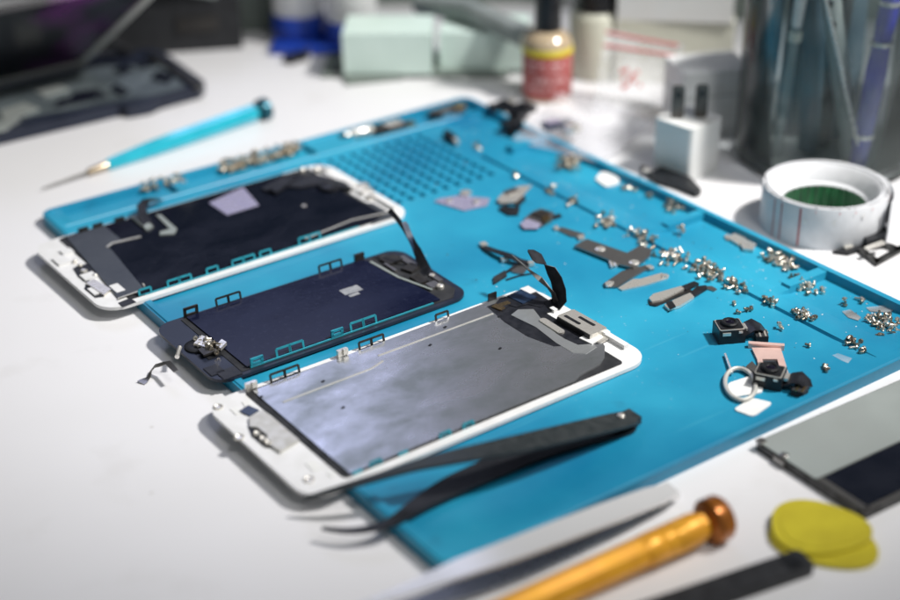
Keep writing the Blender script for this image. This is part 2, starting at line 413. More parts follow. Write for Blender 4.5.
def tag(o, label, cat, group=None, kind=None):
    o['label'] = label; o['category'] = cat
    if group: o['group'] = group
    if kind: o['kind'] = kind
    return o

def thing(name, label, cat, loc=(0, 0, 0), rz=0, group=None):
    o = bpy.data.objects.new(name, None); C.objects.link(o)
    o.empty_display_size = .005
    o.location = Vector(loc) * MM; o.rotation_euler = (0, 0, rz)
    return tag(o, label, cat, group)

class Frame:
    """local frame of a thing lying on the bench; loc(px,py,z) turns a place of the photo at height z into local mm"""
    def __init__(s, x, y, t): s.o = Vector((x, y, 0)); s.t = t; s.R = Matrix.Rotation(-t, 3, 'Z')
    def loc(s, px, py, z):
        p = s.R @ (at(px, py, z) - s.o); return (p.x, p.y)
    def pts(s, L, z): return [s.loc(px, py, z) for px, py in L]
    def world(s, x, y, z): return s.o + s.R.transposed() @ Vector((x, y, 0)) + Vector((0, 0, z))

# ------------------------------------------------------------------ setting: the white bench top
b = MB(); b.prism(rrect(-1100, 150, 1300, 1900, 30), -30, 0, 2)
o = b.build('table', 'table'); o['kind'] = 'structure'

# ------------------------------------------------------------------ repair mat
TF = Frame(-197.942, 653.625, .611774)
MW, MD = 256.0, 340.5
mat = thing('repair_mat', 'large blue silicone repair mat with raised rim, dimple grid and parts trays', 'repair mat', (TF.o.x, TF.o.y, 0), TF.t)
rim_edges_x = [0, .7, 3.6, 4.4]
def hmat(x, y):
    z = 4.0
    d = min(x, MW - x, -y, MD + y)
    if d < 4.0: return 5.7 if d > .5 else 5.2
    # trays along the far edge
    if -18.6 < y < -4:
        z = 1.8
        for a0, a1 in ((4, 10), (66, 72), (146, 172), (228, 234)):
            if a0 <= x <= a1: z = 4.5
    elif -21.6 <= y <= -18.6 and x < 236: z = 4.6
    # trays along the right edge
    if 229 <= x <= 252 and -336 < y < -24:
        z = 1.8
        for a0, a1 in ((-78, -72), (-196.5, -191.5), (-272.5, -267)):
            if a0 <= y <= a1: z = 5.2
    elif 214 <= x <= 229 and -336 < y < -24:
        z = 4.0 - 2.2 * max(0, (x - 216) / 13) ** 1.5
        for a0, a1 in ((-196.5, -191.5), (-272.5, -267)):
            if a0 <= y <= a1: z = max(z, 4.0)
    if 211.0 <= x <= 213.0 and -333 < y < -72: z = 2.6
    # dimple grid
    if 112 < x < 203 and -98 < y < -27:
        gx, gy = (x - 112.6) % 7.0, (-27.6 - y) % 7.0
        if .7 < gx < 6.3 and .7 < gy < 6.3: z = 2.2
    # front and left lip
    if y < -332: z = 4.35
    return z
def brk(lst, e=.25):
    out = []
    for v in lst: out += [v - e, v + e]
    return out
X = [0, .5, 1, 2, 4 - .25, 4 + .25, 6, 8, MW, MW - .5, MW - 1, MW - 2, MW - 3.75, MW - 4.25, MW - 6, MW - 8]
X += brk([10, 66, 72, 146, 172, 211.0, 213.0, 229, 228, 234, 236]) + [30, 50, 90, 214, 217, 220, 223, 226]
for k in range(13): X += brk([112.6 + 7 * k + .7, 112.6 + 7 * k + 6.3])
Y = [0, .5, 1, 2, 3.75, 4.25, 6, 8, MD, MD - .5, MD - 1, MD - 2, MD - 3.75, MD - 4.25, MD - 6]
Y += brk([18.6, 21.6, 24, 72, 78, 191.5, 196.5, 267, 272.5, 336, 333]) + [110, 130, 150, 170, 215, 240, 290, 310]
for k in range(10): Y += brk([27.6 + 7 * k + .7, 27.6 + 7 * k + 6.3])
def uniq(L):
    L = sorted(L); out = [L[0]]
    for v in L[1:]:
        if v - out[-1] > .06: out.append(v)
    return out
X = uniq(X); Y = uniq([-y for y in Y])
RC = 7.0
def fmat(x, y):
    z = hmat(x, y); cx = cy = None
    if x < RC: cx = RC
    if x > MW - RC: cx = MW - RC
    if y > -RC: cy = -RC
    if y < -MD + RC: cy = -MD + RC
    if cx is not None and cy is not None:
        dx, dy = x - cx, y - cy; m = max(abs(dx), abs(dy)); l = math.hypot(dx, dy)
        if l > 1e-6: x, y = cx + dx * m / l, cy + dy * m / l
    return Vector((x, y, z))
b = MB(); V = b.grid(X, Y, fmat)
loop = [V[i][0] for i in range(len(X))] + [V[-1][j] for j in range(1, len(Y))] + [V[i][-1] for i in range(len(X) - 2, -1, -1)] + [V[0][j] for j in range(len(Y) - 2, 0, -1)]
low = [b.bm.verts.new((v.co.x, v.co.y, .0)) for v in loop]
for i in range(len(loop)):
    j = (i + 1) % len(loop)
    b.bm.faces.new((loop[i], loop[j], low[j], low[i]))
b.bm.faces.new(low)
b.build('mat_sheet', 'silicone', mat, smooth=28)

# ------------------------------------------------------------------ phone displays
def loops(b, x, y, n, w=7.5, h=5.0, along=0, lean=0.2, r=.45, z0=1.6):
    """n small square wire loops of a hinge clip, standing on the edge of a plate along x"""
    for k in range(n):
        xx = x + k * (w + .2)
        p = [(xx, y, z0), (xx, y + lean * h, z0 + h), (xx + w, y + lean * h, z0 + h), (xx + w, y, z0)]
        for i in range(4):
            b.ribbon([p[i], p[(i + 1) % 4]], .9, .35, (0, .2, 1) if i % 2 else (1, 0, 0))
    return b

def seat(root, t, tilt):
    root.rotation_mode = 'ZYX'; root.rotation_euler = (0, tilt, t)

SURF = 7.3
# --- front display
FF = Frame(-93.889, 473.636, .624265)
f = thing('phone_display', 'white framed phone display, frontmost, with smudged silver back plate', 'phone display', (FF.o.x, FF.o.y, 5.6), FF.t, 'phone displays')
b = MB(); b.rplate(0, -77, 158.2, 0, 0, 1.5, 10.5, .45, 8); b.build('frame', 'white', f)
b = MB(); b.rplate(16.5, -73.2, 146.5, -2.6, 1.5, 1.75, 2, 0); b.build('gasket', 'black_soft', f)
# plate outline
pl = [(19.5, -72.3), (19.5, -4.0)] + FF.pts([(490, 300.5), (505, 296), (525, 299.5), (534, 307.5), (543, 319), (557, 331.5), (566, 337), (578, 342), (590, 341), (601, 339), (605, 345), (604.5, 356), (600, 363), (580, 374)], SURF) + [(122, -72.3)]
b = MB(); b.prism(pl, 1.75, 2.25, .12); b.build('back_plate', 'shield_front', f)
b = MB(); b.prism(FF.pts([(511, 314.5), (518, 309), (533.5, 308.5), (542.5, 320), (556.5, 333), (565.5, 338.5), (578, 344), (591, 343), (597, 346), (586, 353), (573, 352), (556, 342), (536, 326.5)], SURF), 2.25, 2.42, .08); b.build('plate_step', 'shield_step', f)
gl = FF.pts([(283, 403), (371, 369), (383, 361)], SURF) 
gl2 = FF.pts([(378, 356), (493, 313)], SURF)
b = MB(); b.ribbon([(p[0], p[1], 2.3) for p in gl], .9, .25, (0, 0, 1)) if False else b.ribbon([(p[0], p[1], 2.32) for p in gl], .8, .25, (.35, 1, 0))
b.ribbon([(p[0], p[1], 2.32) for p in gl2], .8, .25, (.35, 1, 0)); build_parts(b, 'plate_groove', 'greyline', f)
# dark reflection of the cable at the far corner, laid on as a black patch
tp = FF.pts([(495, 304), (500, 298), (517, 293.5), (535, 291), (549, 300), (541, 307), (528, 304), (516, 307), (509, 305), (503, 311), (497, 309)], SURF)
b = MB(); b.prism(tp, 2.5, 2.62, 0); b.build('cable_reflection', 'flex', f)
b = MB(); b.prism([(131, -5), (147, -5), (147.5, -57), (141, -52.5), (132, -47.5), (128.6, -35), (128.6, -20)], 1.76, 2.3, .1); b.build('earpiece_flex', 'flex', f)
# earpiece mesh pill
ep = FF.loc(541, 319, SURF); ep2 = FF.loc(563, 333, SURF)
v = Vector(ep2) - Vector(ep); ang = math.atan2(v.y, v.x); mid = (Vector(ep) + Vector(ep2)) / 2
Mx = Matrix.Translation((mid.x, mid.y, 0)) @ Matrix.Rotation(ang, 4, 'Z')
b = MB(); b.rplate(-v.length / 2, -1.6, v.length / 2, 1.6, 2.3, 3.0, 1.5, .15, 5, Mx); b.build('earpiece', 'nickel', f)
# camera bracket: box with two slots
c0 = FF.loc(563, 313, 10.5); c1 = FF.loc(597, 332, 10.5)
v = Vector(c1) - Vector(c0); ang = math.atan2(v.y, v.x); mid = (Vector(c0) + Vector(c1)) / 2
Mx = Matrix.Translation((mid.x + 2.2, mid.y + 1.2, 0)) @ Matrix.Rotation(ang, 4, 'Z')
b = MB(); l = v.length / 2
b.prism(rrect(-l, -4.6, l, 4.6, .8, 3), 2.2, 5.0, .35, Mx)
b.prism(rrect(-l - 2.5, -2.6, -l + 1, 2.6, 1, 3), 2.2, 2.7, .1, Mx); b.prism(rrect(l - 1, -3.4, l + 4, 2.2, 1, 3), 2.2, 2.7, .1, Mx)
cb = b.build('camera_bracket', 'nickel', f)
b = MB()
b.prism(rrect(-l * .82, -2.7, l * .10, -1.2, .5, 3), 5.0, 5.12, 0, Mx); b.prism(rrect(-l * .38, 1.1, l * .55, 2.6, .5, 3), 5.0, 5.12, 0, Mx)
b.prism(rrect(-l + .4, -4.95, l - .5, -4.5, .1, 2), 2.3, 4.6, 0, Mx)  # no slot: dark strip standing in for the shadowed front side
build_parts(b, 'slot_and_shade', 'black', cb)
# white posts and tabs of the frame
b = MB(); b.box((154.6, -58, 2.5), (2.6, 15, 2.0), .5); b.box((154.8, -52.5, 3.1), (2.8, 3, 1.6), .5)
b.box((153.6, -4.8, 2.2), (4.5, 6, 1.4), .4); b.box((151.5, -24, 2.2), (2, 3, 1.4), .4)
wp = FF.pts([(579, 338), (586, 335), (592, 339), (600, 334), (603, 337), (592, 344)], SURF); b.prism(wp, 1.8, 2.9, .15)
build_parts(b, 'frame_tab', 'white', f)
b = MB()
for px, py in ((218, 407), (309, 479), (239, 437)):
    x, y = FF.loc(px, py, SURF)
    b.lathe([(1.9, 1.5), (1.9, 2.0), (1.5, 2.15), (1.2, 2.0), (1.0, 1.75), (0, 1.75)], 20, Matrix.Translation((x, y, 0)))
build_parts(b, 'screw_post', 'nickel', f)
# home button bracket
hb = FF.pts([(249, 419), (262, 411), (271, 417), (299, 441), (280, 453), (266, 443), (268, 437), (258, 429), (250, 428)], SURF)
b = MB(); b.prism(hb, 1.7, 2.6, .2); h = b.build('home_button_bracket', 'tinned', f)
hh = FF.pts([(248, 426), (262, 432), (276, 441), (275, 448), (265, 447), (252, 436)], SURF)
b = MB(); b.prism(hh, 1.6, 2.0, 0); b.build('recess', 'black', h)
b = MB()
for px, py in ((257, 435), (263, 440), (268, 444)):
    x, y = FF.loc(px, py, SURF); b.lathe([(1.3, 2.0), (1.3, 2.9), (.9, 3.1), (.5, 2.7), (0, 2.7)], 14, Matrix.Translation((x, y, 0)))
build_parts(b, 'screw_head', 'nickel', h)
x, y = FF.loc(249, 411, SURF)
b = MB(); b.box((x, y, 1.75), (5, 5.5, .7), .15, .3); b.build('connector', 'flexblue', f)
# hinge clips on the long edges
b = MB()
for (px, py, n, w) in ((270, 381, 2, 6.5), (358, 348, 2, 6.0), (435, 320, 1, 6.5)):
    x, y = FF.loc(px, py, SURF); loops(b, x, -2.4, n, w * .95, 3.2)
build_parts(b, 'hinge_clip', 'darkclip', f)
b = MB(); x, y = FF.loc(493, 300, SURF); b.box((x, -1.9, 3.6), (4.2, .7, 4.2), .15); b.build('clip_tab', 'black', f)
b = MB()
for px, py in ((247, 386), (337, 352)):
    x, y = FF.loc(px, py, SURF); b.box((x, -2.4, 3.4), (4.5, 1.6, 3.4), .3); b.box((x + 1, -3.2, 4.2), (2.2, 1.2, 2.6), .3)
build_parts(b, 'spring_contact', 'nickel', f)
b = MB()
for px, n in ((432, 1), (363, 1), (395, 0), (455, 1), (350, 0)):
    x, y = FF.loc(px, 470 - (px - 340) * .425, SURF)
    if n: loops(b, x, -73.0, 1, 4.5, 1.9, z0=1.5)
    else: b.box((x, -72.9, 2.2), (4, .7, 1.2), .1)
build_parts(b, 'front_clip', 'tealclip', f)
b = MB()
for px, py in ((323, 382), (343, 408), (445, 327), (500, 348), (499, 316), (261, 398), (430, 345)):
    x, y = FF.loc(px, py, SURF); b.box((x, y, 2.33), (1.7, 1.0, .16), .03, .4)
build_parts(b, 'plate_hole', 'black', f)
# rising flex cable (the thick one) and its thinner twin
def up(L): return [FF.R @ (at(px, py, z) - FF.o) - Vector((0, 0, 5.6)) for px, py, z in L]
fx = up([(533, 308, 7.7), (546, 305, 7.9), (556, 301.5, 8.4), (559.5, 296, 11), (559, 287, 15), (556, 277, 19), (551, 268.5, 22), (545, 262, 24), (538.5, 256.5, 26), (532.5, 252.5, 28), (527.5, 248.5, 30)])
sd = [(0, 1, 0)] * 2 + [(.25, -1, .1)] * 4 + [(.3, -1, -.2), (.25, -1, -.6), (.2, -1, -1), (.2, -1, -1), (.2, -1, -1)]
b = MB(); b.ribbon(fx, [8, 8, 8, 7.5, 7, 6.4, 5.2, 4.2, 5.4, 5.8, 1.2], .3, sd); b.build('flex_cable', 'flex', f)
fx = up([(556, 301, 8.6), (553, 291, 13), (548, 285, 16), (540, 277, 18.5), (530, 269, 20.5), (521, 261, 22), (512, 253.5, 23)])
b = MB(); b.ribbon(fx, [3, 2.6, 2.4, 2.2, 2.2, 2.0, 1.6], .25, (.3, -1, -.4)); b.build('flex_strip', 'bracket', f)
x, y = FF.loc(522, 297, SURF)
b = MB(); b.box((x, y, 2.75), (8.5, 9.5, .5), .1, .1); b.build('camera_window', 'flexblue', f)
b = MB(); random.seed(9)
for q in ((8, -12, 3, 5), (12, -60, 3.4, 6), (6, -35, 2.4, 5), (14.6, -68, 2.6, 3), (13.5, -10, 2.6, 4)): b.box((q[0], q[1], 1.62), (q[2], q[3], .3), .1, random.uniform(-.2, .2))
build_parts(b, 'frame_rib', 'white_soft', f)
b = MB(); x, y = FF.loc(540, 315, SURF); b.box((138, -8, 2.6), (5, 2.2, .5), .1); b.box((134, -9, 2.75), (3, 5, .4), .1, .2); build_parts(b, 'copper_pad', 'gold', f)
seat(f, FF.t, .0075)

# --- middle display (smaller, black)
MF = Frame(-122.817, 534.509, .620139)
m_ = thing('phone_display', 'smaller black phone display lying between the two white ones, screws on its end', 'phone display', (MF.o.x, MF.o.y, 5.6), MF.t, 'phone displays')
b = MB(); b.rplate(0, -56.1, 122.2, 0, 0, 1.3, 8, .4, 8); b.build('frame', 'navyframe', m_)
b = MB(); b.prism([(12, -54), (12, -2), (113, -2), (119, -8), (119.5, -48), (114, -54)], 1.3, 1.55, .05); b.build('gasket', 'black_soft', m_)
b = MB(); b.prism([(15, -52.8), (14.5, -2.2), (101, -1.8), (104, -5), (105.5, -26), (108, -45), (108, -52.8)], 1.55, 2.15, .15); b.build('back_plate', 'shield_mid', m_)
b = MB(); b.ribbon([(103.5, -6, 2.3), (105, -26, 2.3), (110, -44, 2.3)], 1.2, .4, (1, 0, 0)); b.build('plate_edge', 'greyplastic', m_)
b = MB()
x, y = MF.loc(351, 289.5, SURF); b.box((x, y, 2.2), (9, 5.2, .16), 0, -.02); x, y = MF.loc(354, 294, SURF); b.box((x, y, 2.2), (5, 2, .16), 0, 0)
b.build('sticker', 'sticker', m_)
b = MB()
x, y = MF.loc(186, 306, SURF + 2); b.box((14.5, -1.2, 3.4), (1.2, .7, 4.2), .1); b.box((20, -1.2, 3.4), (1.2, .7, 4.2), .1); b.box((17.2, -1.2, 5.2), (6.5, .7, 1.2), .1); b.box((17.2, -1.2, 2.1), (6.5, .7, 1.2), .1)
for px, py, n in ((213, 303, 2), (318, 271, 2)):
    x, y = MF.loc(px, py, SURF); loops(b, x, -1.3, n, 5.6, 3.4)
x, y = MF.loc(357, 258, SURF); b.box((x, -1.5, 3.4), (4.8, 1.2, 4.2), .5)
build_parts(b, 'hinge_clip', 'darkclip', m_)
b = MB()
for px, py, n in ((280, 359, 2), (351, 330, 2)):
    x, y = MF.loc(px, py, SURF); loops(b, x, -53.4, n, 6.0, 3.6)
for px, py in ((253, 361), (331, 331)):
    x, y = MF.loc(px, py, SURF)
    b.box((x, -53.5, 3.1), (5.6, .7, 1.0), .1); b.box((x - 2.3, -53.5, 3.4), (1.1, .7, 3.6), .1); b.box((x + 2.3, -53.5, 3.4), (1.1, .7, 3.6), .1); b.box((x, -53.5, 5.0), (5.6, .7, 1.0), .1)
b.box((60, -53.6, 1.75), (88, .7, .7), .1)
build_parts(b, 'front_clip', 'tealclip', m_)
b = MB()
for x, y, sx, sy, r in ((112, -10, 8, 7, .1), (114.5, -22, 7, 6, .3), (111, -33, 4.5, 8, 0)): b.box((x, y, 2.2), (sx, sy, 1.3), .3, r)
build_parts(b, 'earpiece_bracket', 'darkclip', m_)
b = MB(); x, y = MF.loc(440, 285.5, SURF); b.lathe([(1.7, 1.5), (1.7, 2.9), (1.2, 3.2), (.6, 2.9), (0, 2.9)], 16, Matrix.Translation((x, y, 0)))
x, y = MF.loc(432, 274, SURF); b.lathe([(1.3, 1.5), (1.3, 2.6), (.9, 2.8), (0, 2.7)], 14, Matrix.Translation((x, y, 0))); build_parts(b, 'screw_head', 'nickel', m_)
b = MB()
for px, py, sx, sy in ((214, 369, 6, 7), (229, 372, 8, 7), (214, 338, 3, 9)):
    x, y = MF.loc(px, py, SURF); b.box((x, y, 1.4), (sx, sy, .6), .15)
build_parts(b, 'home_button_bracket', 'black', m_)
b = MB(); b.box((107.5, -16, 2.2), (1.2, 9, .9), .2); b.box((117.2, -16, 1.9), (3, 12, 1.2), .4); b.box((113, -41, 2.1), (5, 5, 1.4), .4); b.box((118, -36, 1.9), (2.4, 7, 1.0), .3); build_parts(b, 'contact_plate', 'bracket', m_)
b = MB(); b.box((9, -30, 1.45), (6, 16, .3), .1); b.lathe([(5.5, 1.3), (5.5, 1.9), (5.0, 2.2), (0, 2.2)], 24, Matrix.Translation((7.5, -26, 0))); b.build('home_button', 'black', m_)
def upm(L): return [MF.R @ (at(px, py, z) - MF.o) - Vector((0, 0, 5.6)) for px, py, z in L]
b = MB(); b.ribbon(upm([(428, 272, 7.6), (424, 265, 8.2), (421, 258, 11), (417, 248, 15), (411, 238, 19), (404, 227, 22), (397, 217, 25), (389, 208, 28)]), [5, 5, 4.6, 3.6, 2.6, 2.0, 2.2, 2.6], .3, (.7, -.8, .2)); b.build('flex_cable', 'flex', m_)
b = MB(); b.ribbon(upm([(423, 263, 8), (418, 252, 13), (414, 243, 17), (409, 233, 21), (405, 223, 24), (403, 220, 25)]), [4, 3.6, 3, 2.6, 2.6, 2.0], .3, (.8, -.6, -.3)); b.build('flex_strip', 'flexblue', m_)
b = MB(); b.ribbon(upm([(176, 371, 7), (168, 362.5, 6.8), (162, 364, 5.5), (155, 366, 3.5), (151, 371, 2), (149, 377, .9), (144, 381, .5), (141, 383, .5)]), [2, 2.4, 2.4, 2.2, 2.0, 2.0, 3.6, 3.6], .3, (.6, .8, .1)); b.build('flex_tail', 'bracket', m_)
seat(m_, MF.t, .0095)

# --- back display (white)
BF = Frame(-191.792, 612.269, .631339)
k_ = thing('phone_display', 'white framed phone display with glossy black back plate, farthest of the three', 'phone display', (BF.o.x, BF.o.y, 5.6), BF.t, 'phone displays')
b = MB(); b.rplate(0, -79.5, 158.8, 0, 0, 1.5, 10.5, .45, 8); b.build('frame', 'white', k_)
b = MB(); b.rplate(13, -76, 148, -1.5, 1.5, 1.75, 2, 0); b.build('gasket', 'black_soft', k_)
b = MB(); b.prism([(17, -75), (16, -2), (133, -1.6), (145, -16), (146, -70), (141, -75)], 1.75, 2.2, .15); b.build('back_plate', 'shield_back', k_)
gp = BF.pts([(66, 238), (104, 226), (121, 240), (108, 247), (113, 252), (143, 288), (139, 292), (118, 298)], SURF)
b = MB(); b.prism(gp, 2.2, 2.32, .04); b.build('grey_film', 'shield_grey', k_)
b = MB()
q = BF.pts([(107, 248), (112, 244), (141, 237)], SURF); b.ribbon([(p[0], p[1], 2.4) for p in q], 1.2, .3, (.3, 1, 0))
q = BF.pts([(143, 284), (145, 288), (140, 291), (118, 299)], SURF); b.ribbon([(p[0], p[1], 2.36) for p in q], .8, .25, (.5, 1, 0))
q = BF.pts([(305, 238), (352, 219), (388, 211)], SURF); b.ribbon([(p[0], p[1], 2.3) for p in q], 1.0, .25, (.3, 1, 0))
build_parts(b, 'film_edge', 'greyline', k_)
q = BF.pts([(209, 203), (243, 187), (259, 205), (227, 215)], SURF)
b = MB(); b.prism(q, 2.22, 2.42, 0); b.build('label_sticker', 'lavender', k_)
def upb(L): return [BF.R @ (at(px, py, z) - BF.o) - Vector((0, 0, 5.6)) for px, py, z in L]
b = MB(); b.ribbon(upb([(161, 199, 6), (154, 198.5, 9), (146, 200, 12), (141, 206, 12.5), (143, 214, 11), (147, 223, 8.8), (151, 231, 7.6)]), [3, 3.5, 4, 4.4, 4.6, 5, 6], .35, (.6, -.8, -.3)); b.build('flex_cable', 'flex', k_)
b = MB()
q = BF.pts([(131, 219), (138, 217), (153, 228), (147, 232)], SURF); b.prism(q, 2.3, 3.4, .3)
q = BF.pts([(156, 216), (161, 216), (177, 230), (174, 235), (160, 236), (160, 233), (170, 230)], SURF); b.prism(q, 2.3, 2.9, .2)
build_parts(b, 'flex_connector', 'greyplastic', k_)
q = BF.pts([(262, 190), (283, 178), (300, 180), (318, 176), (345, 183), (352, 190), (330, 188), (315, 186), (300, 189), (285, 188), (268, 193)], SURF)
b = MB(); b.prism(q, 2.2, 3.6, .5)
q = BF.pts([(268, 188), (290, 175), (296, 178), (276, 192)], SURF + 2); b.prism(q, 3.0, 4.6, .6)
x, y = BF.loc(330, 188, SURF); b.lathe([(5, 2.2), (5, 4.0), (4.4, 4.4), (0, 4.4)], 24, Matrix.Translation((x, y, 0)))
b.build('camera_flex', 'flex', k_)
b = MB(); b.prism([(136, -77.5), (150, -77.5), (150, -58), (146.6, -56), (146.6, -73)], 1.76, 2.1, .1); b.build('corner_tape', 'shield_grey', k_)
b = MB(); b.box((154.6, -62, 2.4), (3, 18, 1.8), .5); b.box((152.8, -44, 2.2), (4, 10, 1.4), .4); b.box((152.5, -24, 2.2), (4.5, 22, 1.6), .5); b.box((151, -33, 2.2), (5, 2.4, 1.6), .4)
b.box((5, -24, 2.0), (6, 8, 1.0), .3); b.box((10.5, -17, 2.0), (5, 5, 1.0), .3); b.box((8, -46, 2.0), (6, 6, 1.2), .3); b.box((5, -60, 1.9), (5, 7, .8), .2); b.box((13, -64, 1.9), (4, 8, 1.0), .2)
build_parts(b, 'frame_tab', 'white', k_)
b = MB()
for px, py in ((317, 169.5), (302, 170)):
    x, y = BF.loc(px, py, SURF); b.lathe([(1.6, 1.2), (1.6, 3.4), (1.1, 3.9), (0, 3.9)], 14, Matrix.Translation((min(x, 156), min(y, -1.7), 0)))
for px, py, sx, sy in ((362, 186, 6, 4), (366, 191, 7, 2.4), (371, 196, 5, 3)):
    x, y = BF.loc(px, py, SURF); b.box((x, y, 2.6), (sx, sy, 1.8), .4, .2)
build_parts(b, 'earpiece_bracket', 'nickel', k_)
b = MB()
hq = BF.pts([(86, 284), (94, 280), (111, 290), (104, 296)], SURF); b.prism(hq, 1.6, 2.6, .2)
for px, py, r in ((84, 272, 1.6), (80, 266, 1.2), (75, 262, 1.1), (95, 276, 1.2)):
    x, y = BF.loc(px, py, SURF); b.lathe([(r, 1.5), (r, 2.7), (r * .6, 3.1), (0, 2.9)], 14, Matrix.Translation((x, y, 0)))
h = b.build('home_button_bracket', 'nickel', k_)
b = MB(); hq = BF.pts([(73, 268), (88, 263), (99, 274), (86, 282), (78, 276)], SURF); b.prism(hq, 1.5, 1.9, 0); b.prism(BF.pts([(86, 284), (84, 288), (95, 297), (103, 296)], SURF), 1.5, 1.75, 0); b.prism(BF.pts([(118, 302), (130, 297), (136, 301), (122, 306)], SURF), 1.5, 1.75, 0); b.build('recess', 'black', h)
b = MB()
for px, n in ((144, 1), (172, 2), (210, 1), (235, 2), (262, 1), (300, 2)):
    x, y = BF.loc(px, 299 - (px - 143) * .352, SURF); loops(b, x, -75.6, n, 5.5, 2.6 if px != 300 else 3.2)
b.box((75, -75.9, 1.9), (110, .6, .5), 0)
build_parts(b, 'front_clip', 'tealclip', k_)
b = MB()
for px, py in ((83, 231), (98, 227), (120, 221)):
    x, y = BF.loc(px, py, SURF); b.box((x, -1.4, 2.6), (5, .8, 2.4), .2)
build_parts(b, 'hinge_clip', 'darkclip', k_)
b = MB(); x, y = BF.loc(304, 205, SURF); b.lathe([(1.2, 2.2), (1.2, 2.4), (0, 2.4)], 12, Matrix.Translation((x, y, 0))); b.build('plate_dot', 'nickel', k_)
b = MB()
for q in ((152, -12, 3.4, 6), (147, -20, 3, 4), (150, -38, 2.4, 4)): b.box((q[0], q[1], 2.9), (q[2], q[3], 1.3), .3)
build_parts(b, 'contact_plate', 'steel', k_)
seat(k_, BF.t, .0075)

# ------------------------------------------------------------------ loose parts on the mat
ZM = 4.02
def px_poly(b, L, z, t, bev=.15, ref=None, ripple=0):
    ref = ref if ref is not None else Vector((0, 0, 0))
    b.prism([tuple((at(px, py, z) - ref).xy) for px, py in L], z - ref.z, z - ref.z + t, bev)
def cen(L, z):
    p = Vector((0, 0, 0))
    for q in L: p += at(q[0], q[1], z)
    return p / len(L)

# large flat steel shield
L = [(574, 247), (587, 240), (627, 254), (641, 246), (652, 251), (650, 257), (634, 269), (621, 266), (604, 259)]
c = cen(L, ZM)
t = thing('metal_bracket', 'large flat grey stamped metal shield with lugs, largest bracket on the mat', 'bracket', c)
b = MB(); px_poly(b, L, ZM + 1.0, .7, .15, c); b.build('plate', 'bracket', t)
b = MB()
for px, py in ((600, 252.5), (634, 266)):
    p = at(px, py, ZM) - c; b.lathe([(2.4, .0), (2.4, 1.9), (1.9, 2.2), (0, 2.2)], 14, Matrix.Translation((p.x, p.y, 0)))
b.build('screw_lug', 'steel', t)
b = MB()
for A, B in (((608, 258), (612, 269)), ((611, 260), (616, 268))):
    p, q = at(*A, ZM) - c, at(*B, ZM) - c; b.tube([p + Vector((0, 0, .8)), q + Vector((0, 0, .8))], .75, 8)
b.build('pin', 'steel', t)

def flat_part(name, label, cat, z, pieces, group=None):
    allp = [p for _, _, L, _, _ in pieces for p in L]
    c = cen(allp, z); c.z = z
    t = thing(name, label, cat, c, 0, group)
    for pn, m, L, z0, th in pieces:
        b = MB(); b.prism([tuple((at(px, py, z + z0) - c).xy) for px, py in L], z0, z0 + th, min(.15, th * .3)); b.build(pn, m, t)
    return t

flat_part('metal_bracket', 'forked grey metal bracket with two prongs, in front of the largest shield', 'bracket', ZM, [
    ('prong', 'bracket', [(603, 285), (622, 272), (646, 266), (653, 267), (654, 270), (645, 271), (628, 281), (617, 288), (606, 288)], .3, .6),
    ('prong', 'nickel', [(618, 289), (633, 280), (640, 280), (661, 274), (669, 276), (668, 279), (645, 286), (622, 291)], .1, .6),
    ('lug', 'steel', [(605, 284), (609, 282), (614, 283), (611, 286), (606, 287)], .9, .7),
    ('lug', 'steel', [(645, 267), (650, 266), (654, 268), (650, 270)], .9, .7),
    ('lug', 'steel', [(662, 275), (667, 275), (667, 278), (662, 278)], .7, .7)])
flat_part('metal_bracket', 'pair of slim steel connector bars with black ends, behind the front camera pieces', 'bracket', ZM, [
    ('bar', 'nickel', [(649, 300), (653, 296), (681, 288), (684, 291), (662, 302), (652, 304)], .2, 1.1),
    ('bar', 'nickel', [(664, 307), (674, 302), (690, 295), (694, 299), (680, 308), (668, 311)], .2, 1.2),
    ('end_pad', 'black', [(681, 288), (694, 283), (699, 285), (686, 292)], .2, 1.0),
    ('end_pad', 'black', [(690, 294), (697, 288), (706, 287), (707, 290), (694, 298)], .2, 1.0),
    ('base_rail', 'darkclip', [(648, 302), (652, 304), (690, 290), (692, 292), (656, 307), (650, 306)], .0, .6),
    ('tip', 'bracket', [(706, 287), (712, 287), (717, 290), (714, 292), (707, 290)], .0, .5),
    ('pad', 'black', [(666, 303), (672, 301), (676, 307), (670, 310)], 1.42, .2)])
flat_part('metal_bracket', 'small narrow grey strip bracket at the rear corner of the largest shield', 'bracket', ZM, [
    ('strip', 'bracket', [(556, 230), (562, 228), (585, 235), (583, 239), (570, 237)], .1, .6),
    ('screw_lug', 'steel', [(553, 229), (557, 227), (559, 230), (555, 231)], .2, 1.1),
    ('screw_lug', 'steel', [(577, 238), (583, 236), (585, 240), (579, 241)], .2, 1.1)])
flat_part('ribbon_part', 'lavender diamond shaped film with silver contacts, left of the black ended flex', 'phone part', ZM, [
    ('film', 'lavender', [(434, 202), (440, 199), (460, 196), (490, 199), (487, 206), (464, 211)], .2, .4),
    ('contact', 'steel', [(460, 193), (466, 191), (472, 193), (468, 197), (461, 196)], .6, 1.0),
    ('contact', 'steel', [(473, 202), (478, 200), (480, 203), (475, 205)], .6, .8),
    ('contact', 'steel', [(446, 201), (451, 199), (453, 202), (448, 203)], .6, .6)])
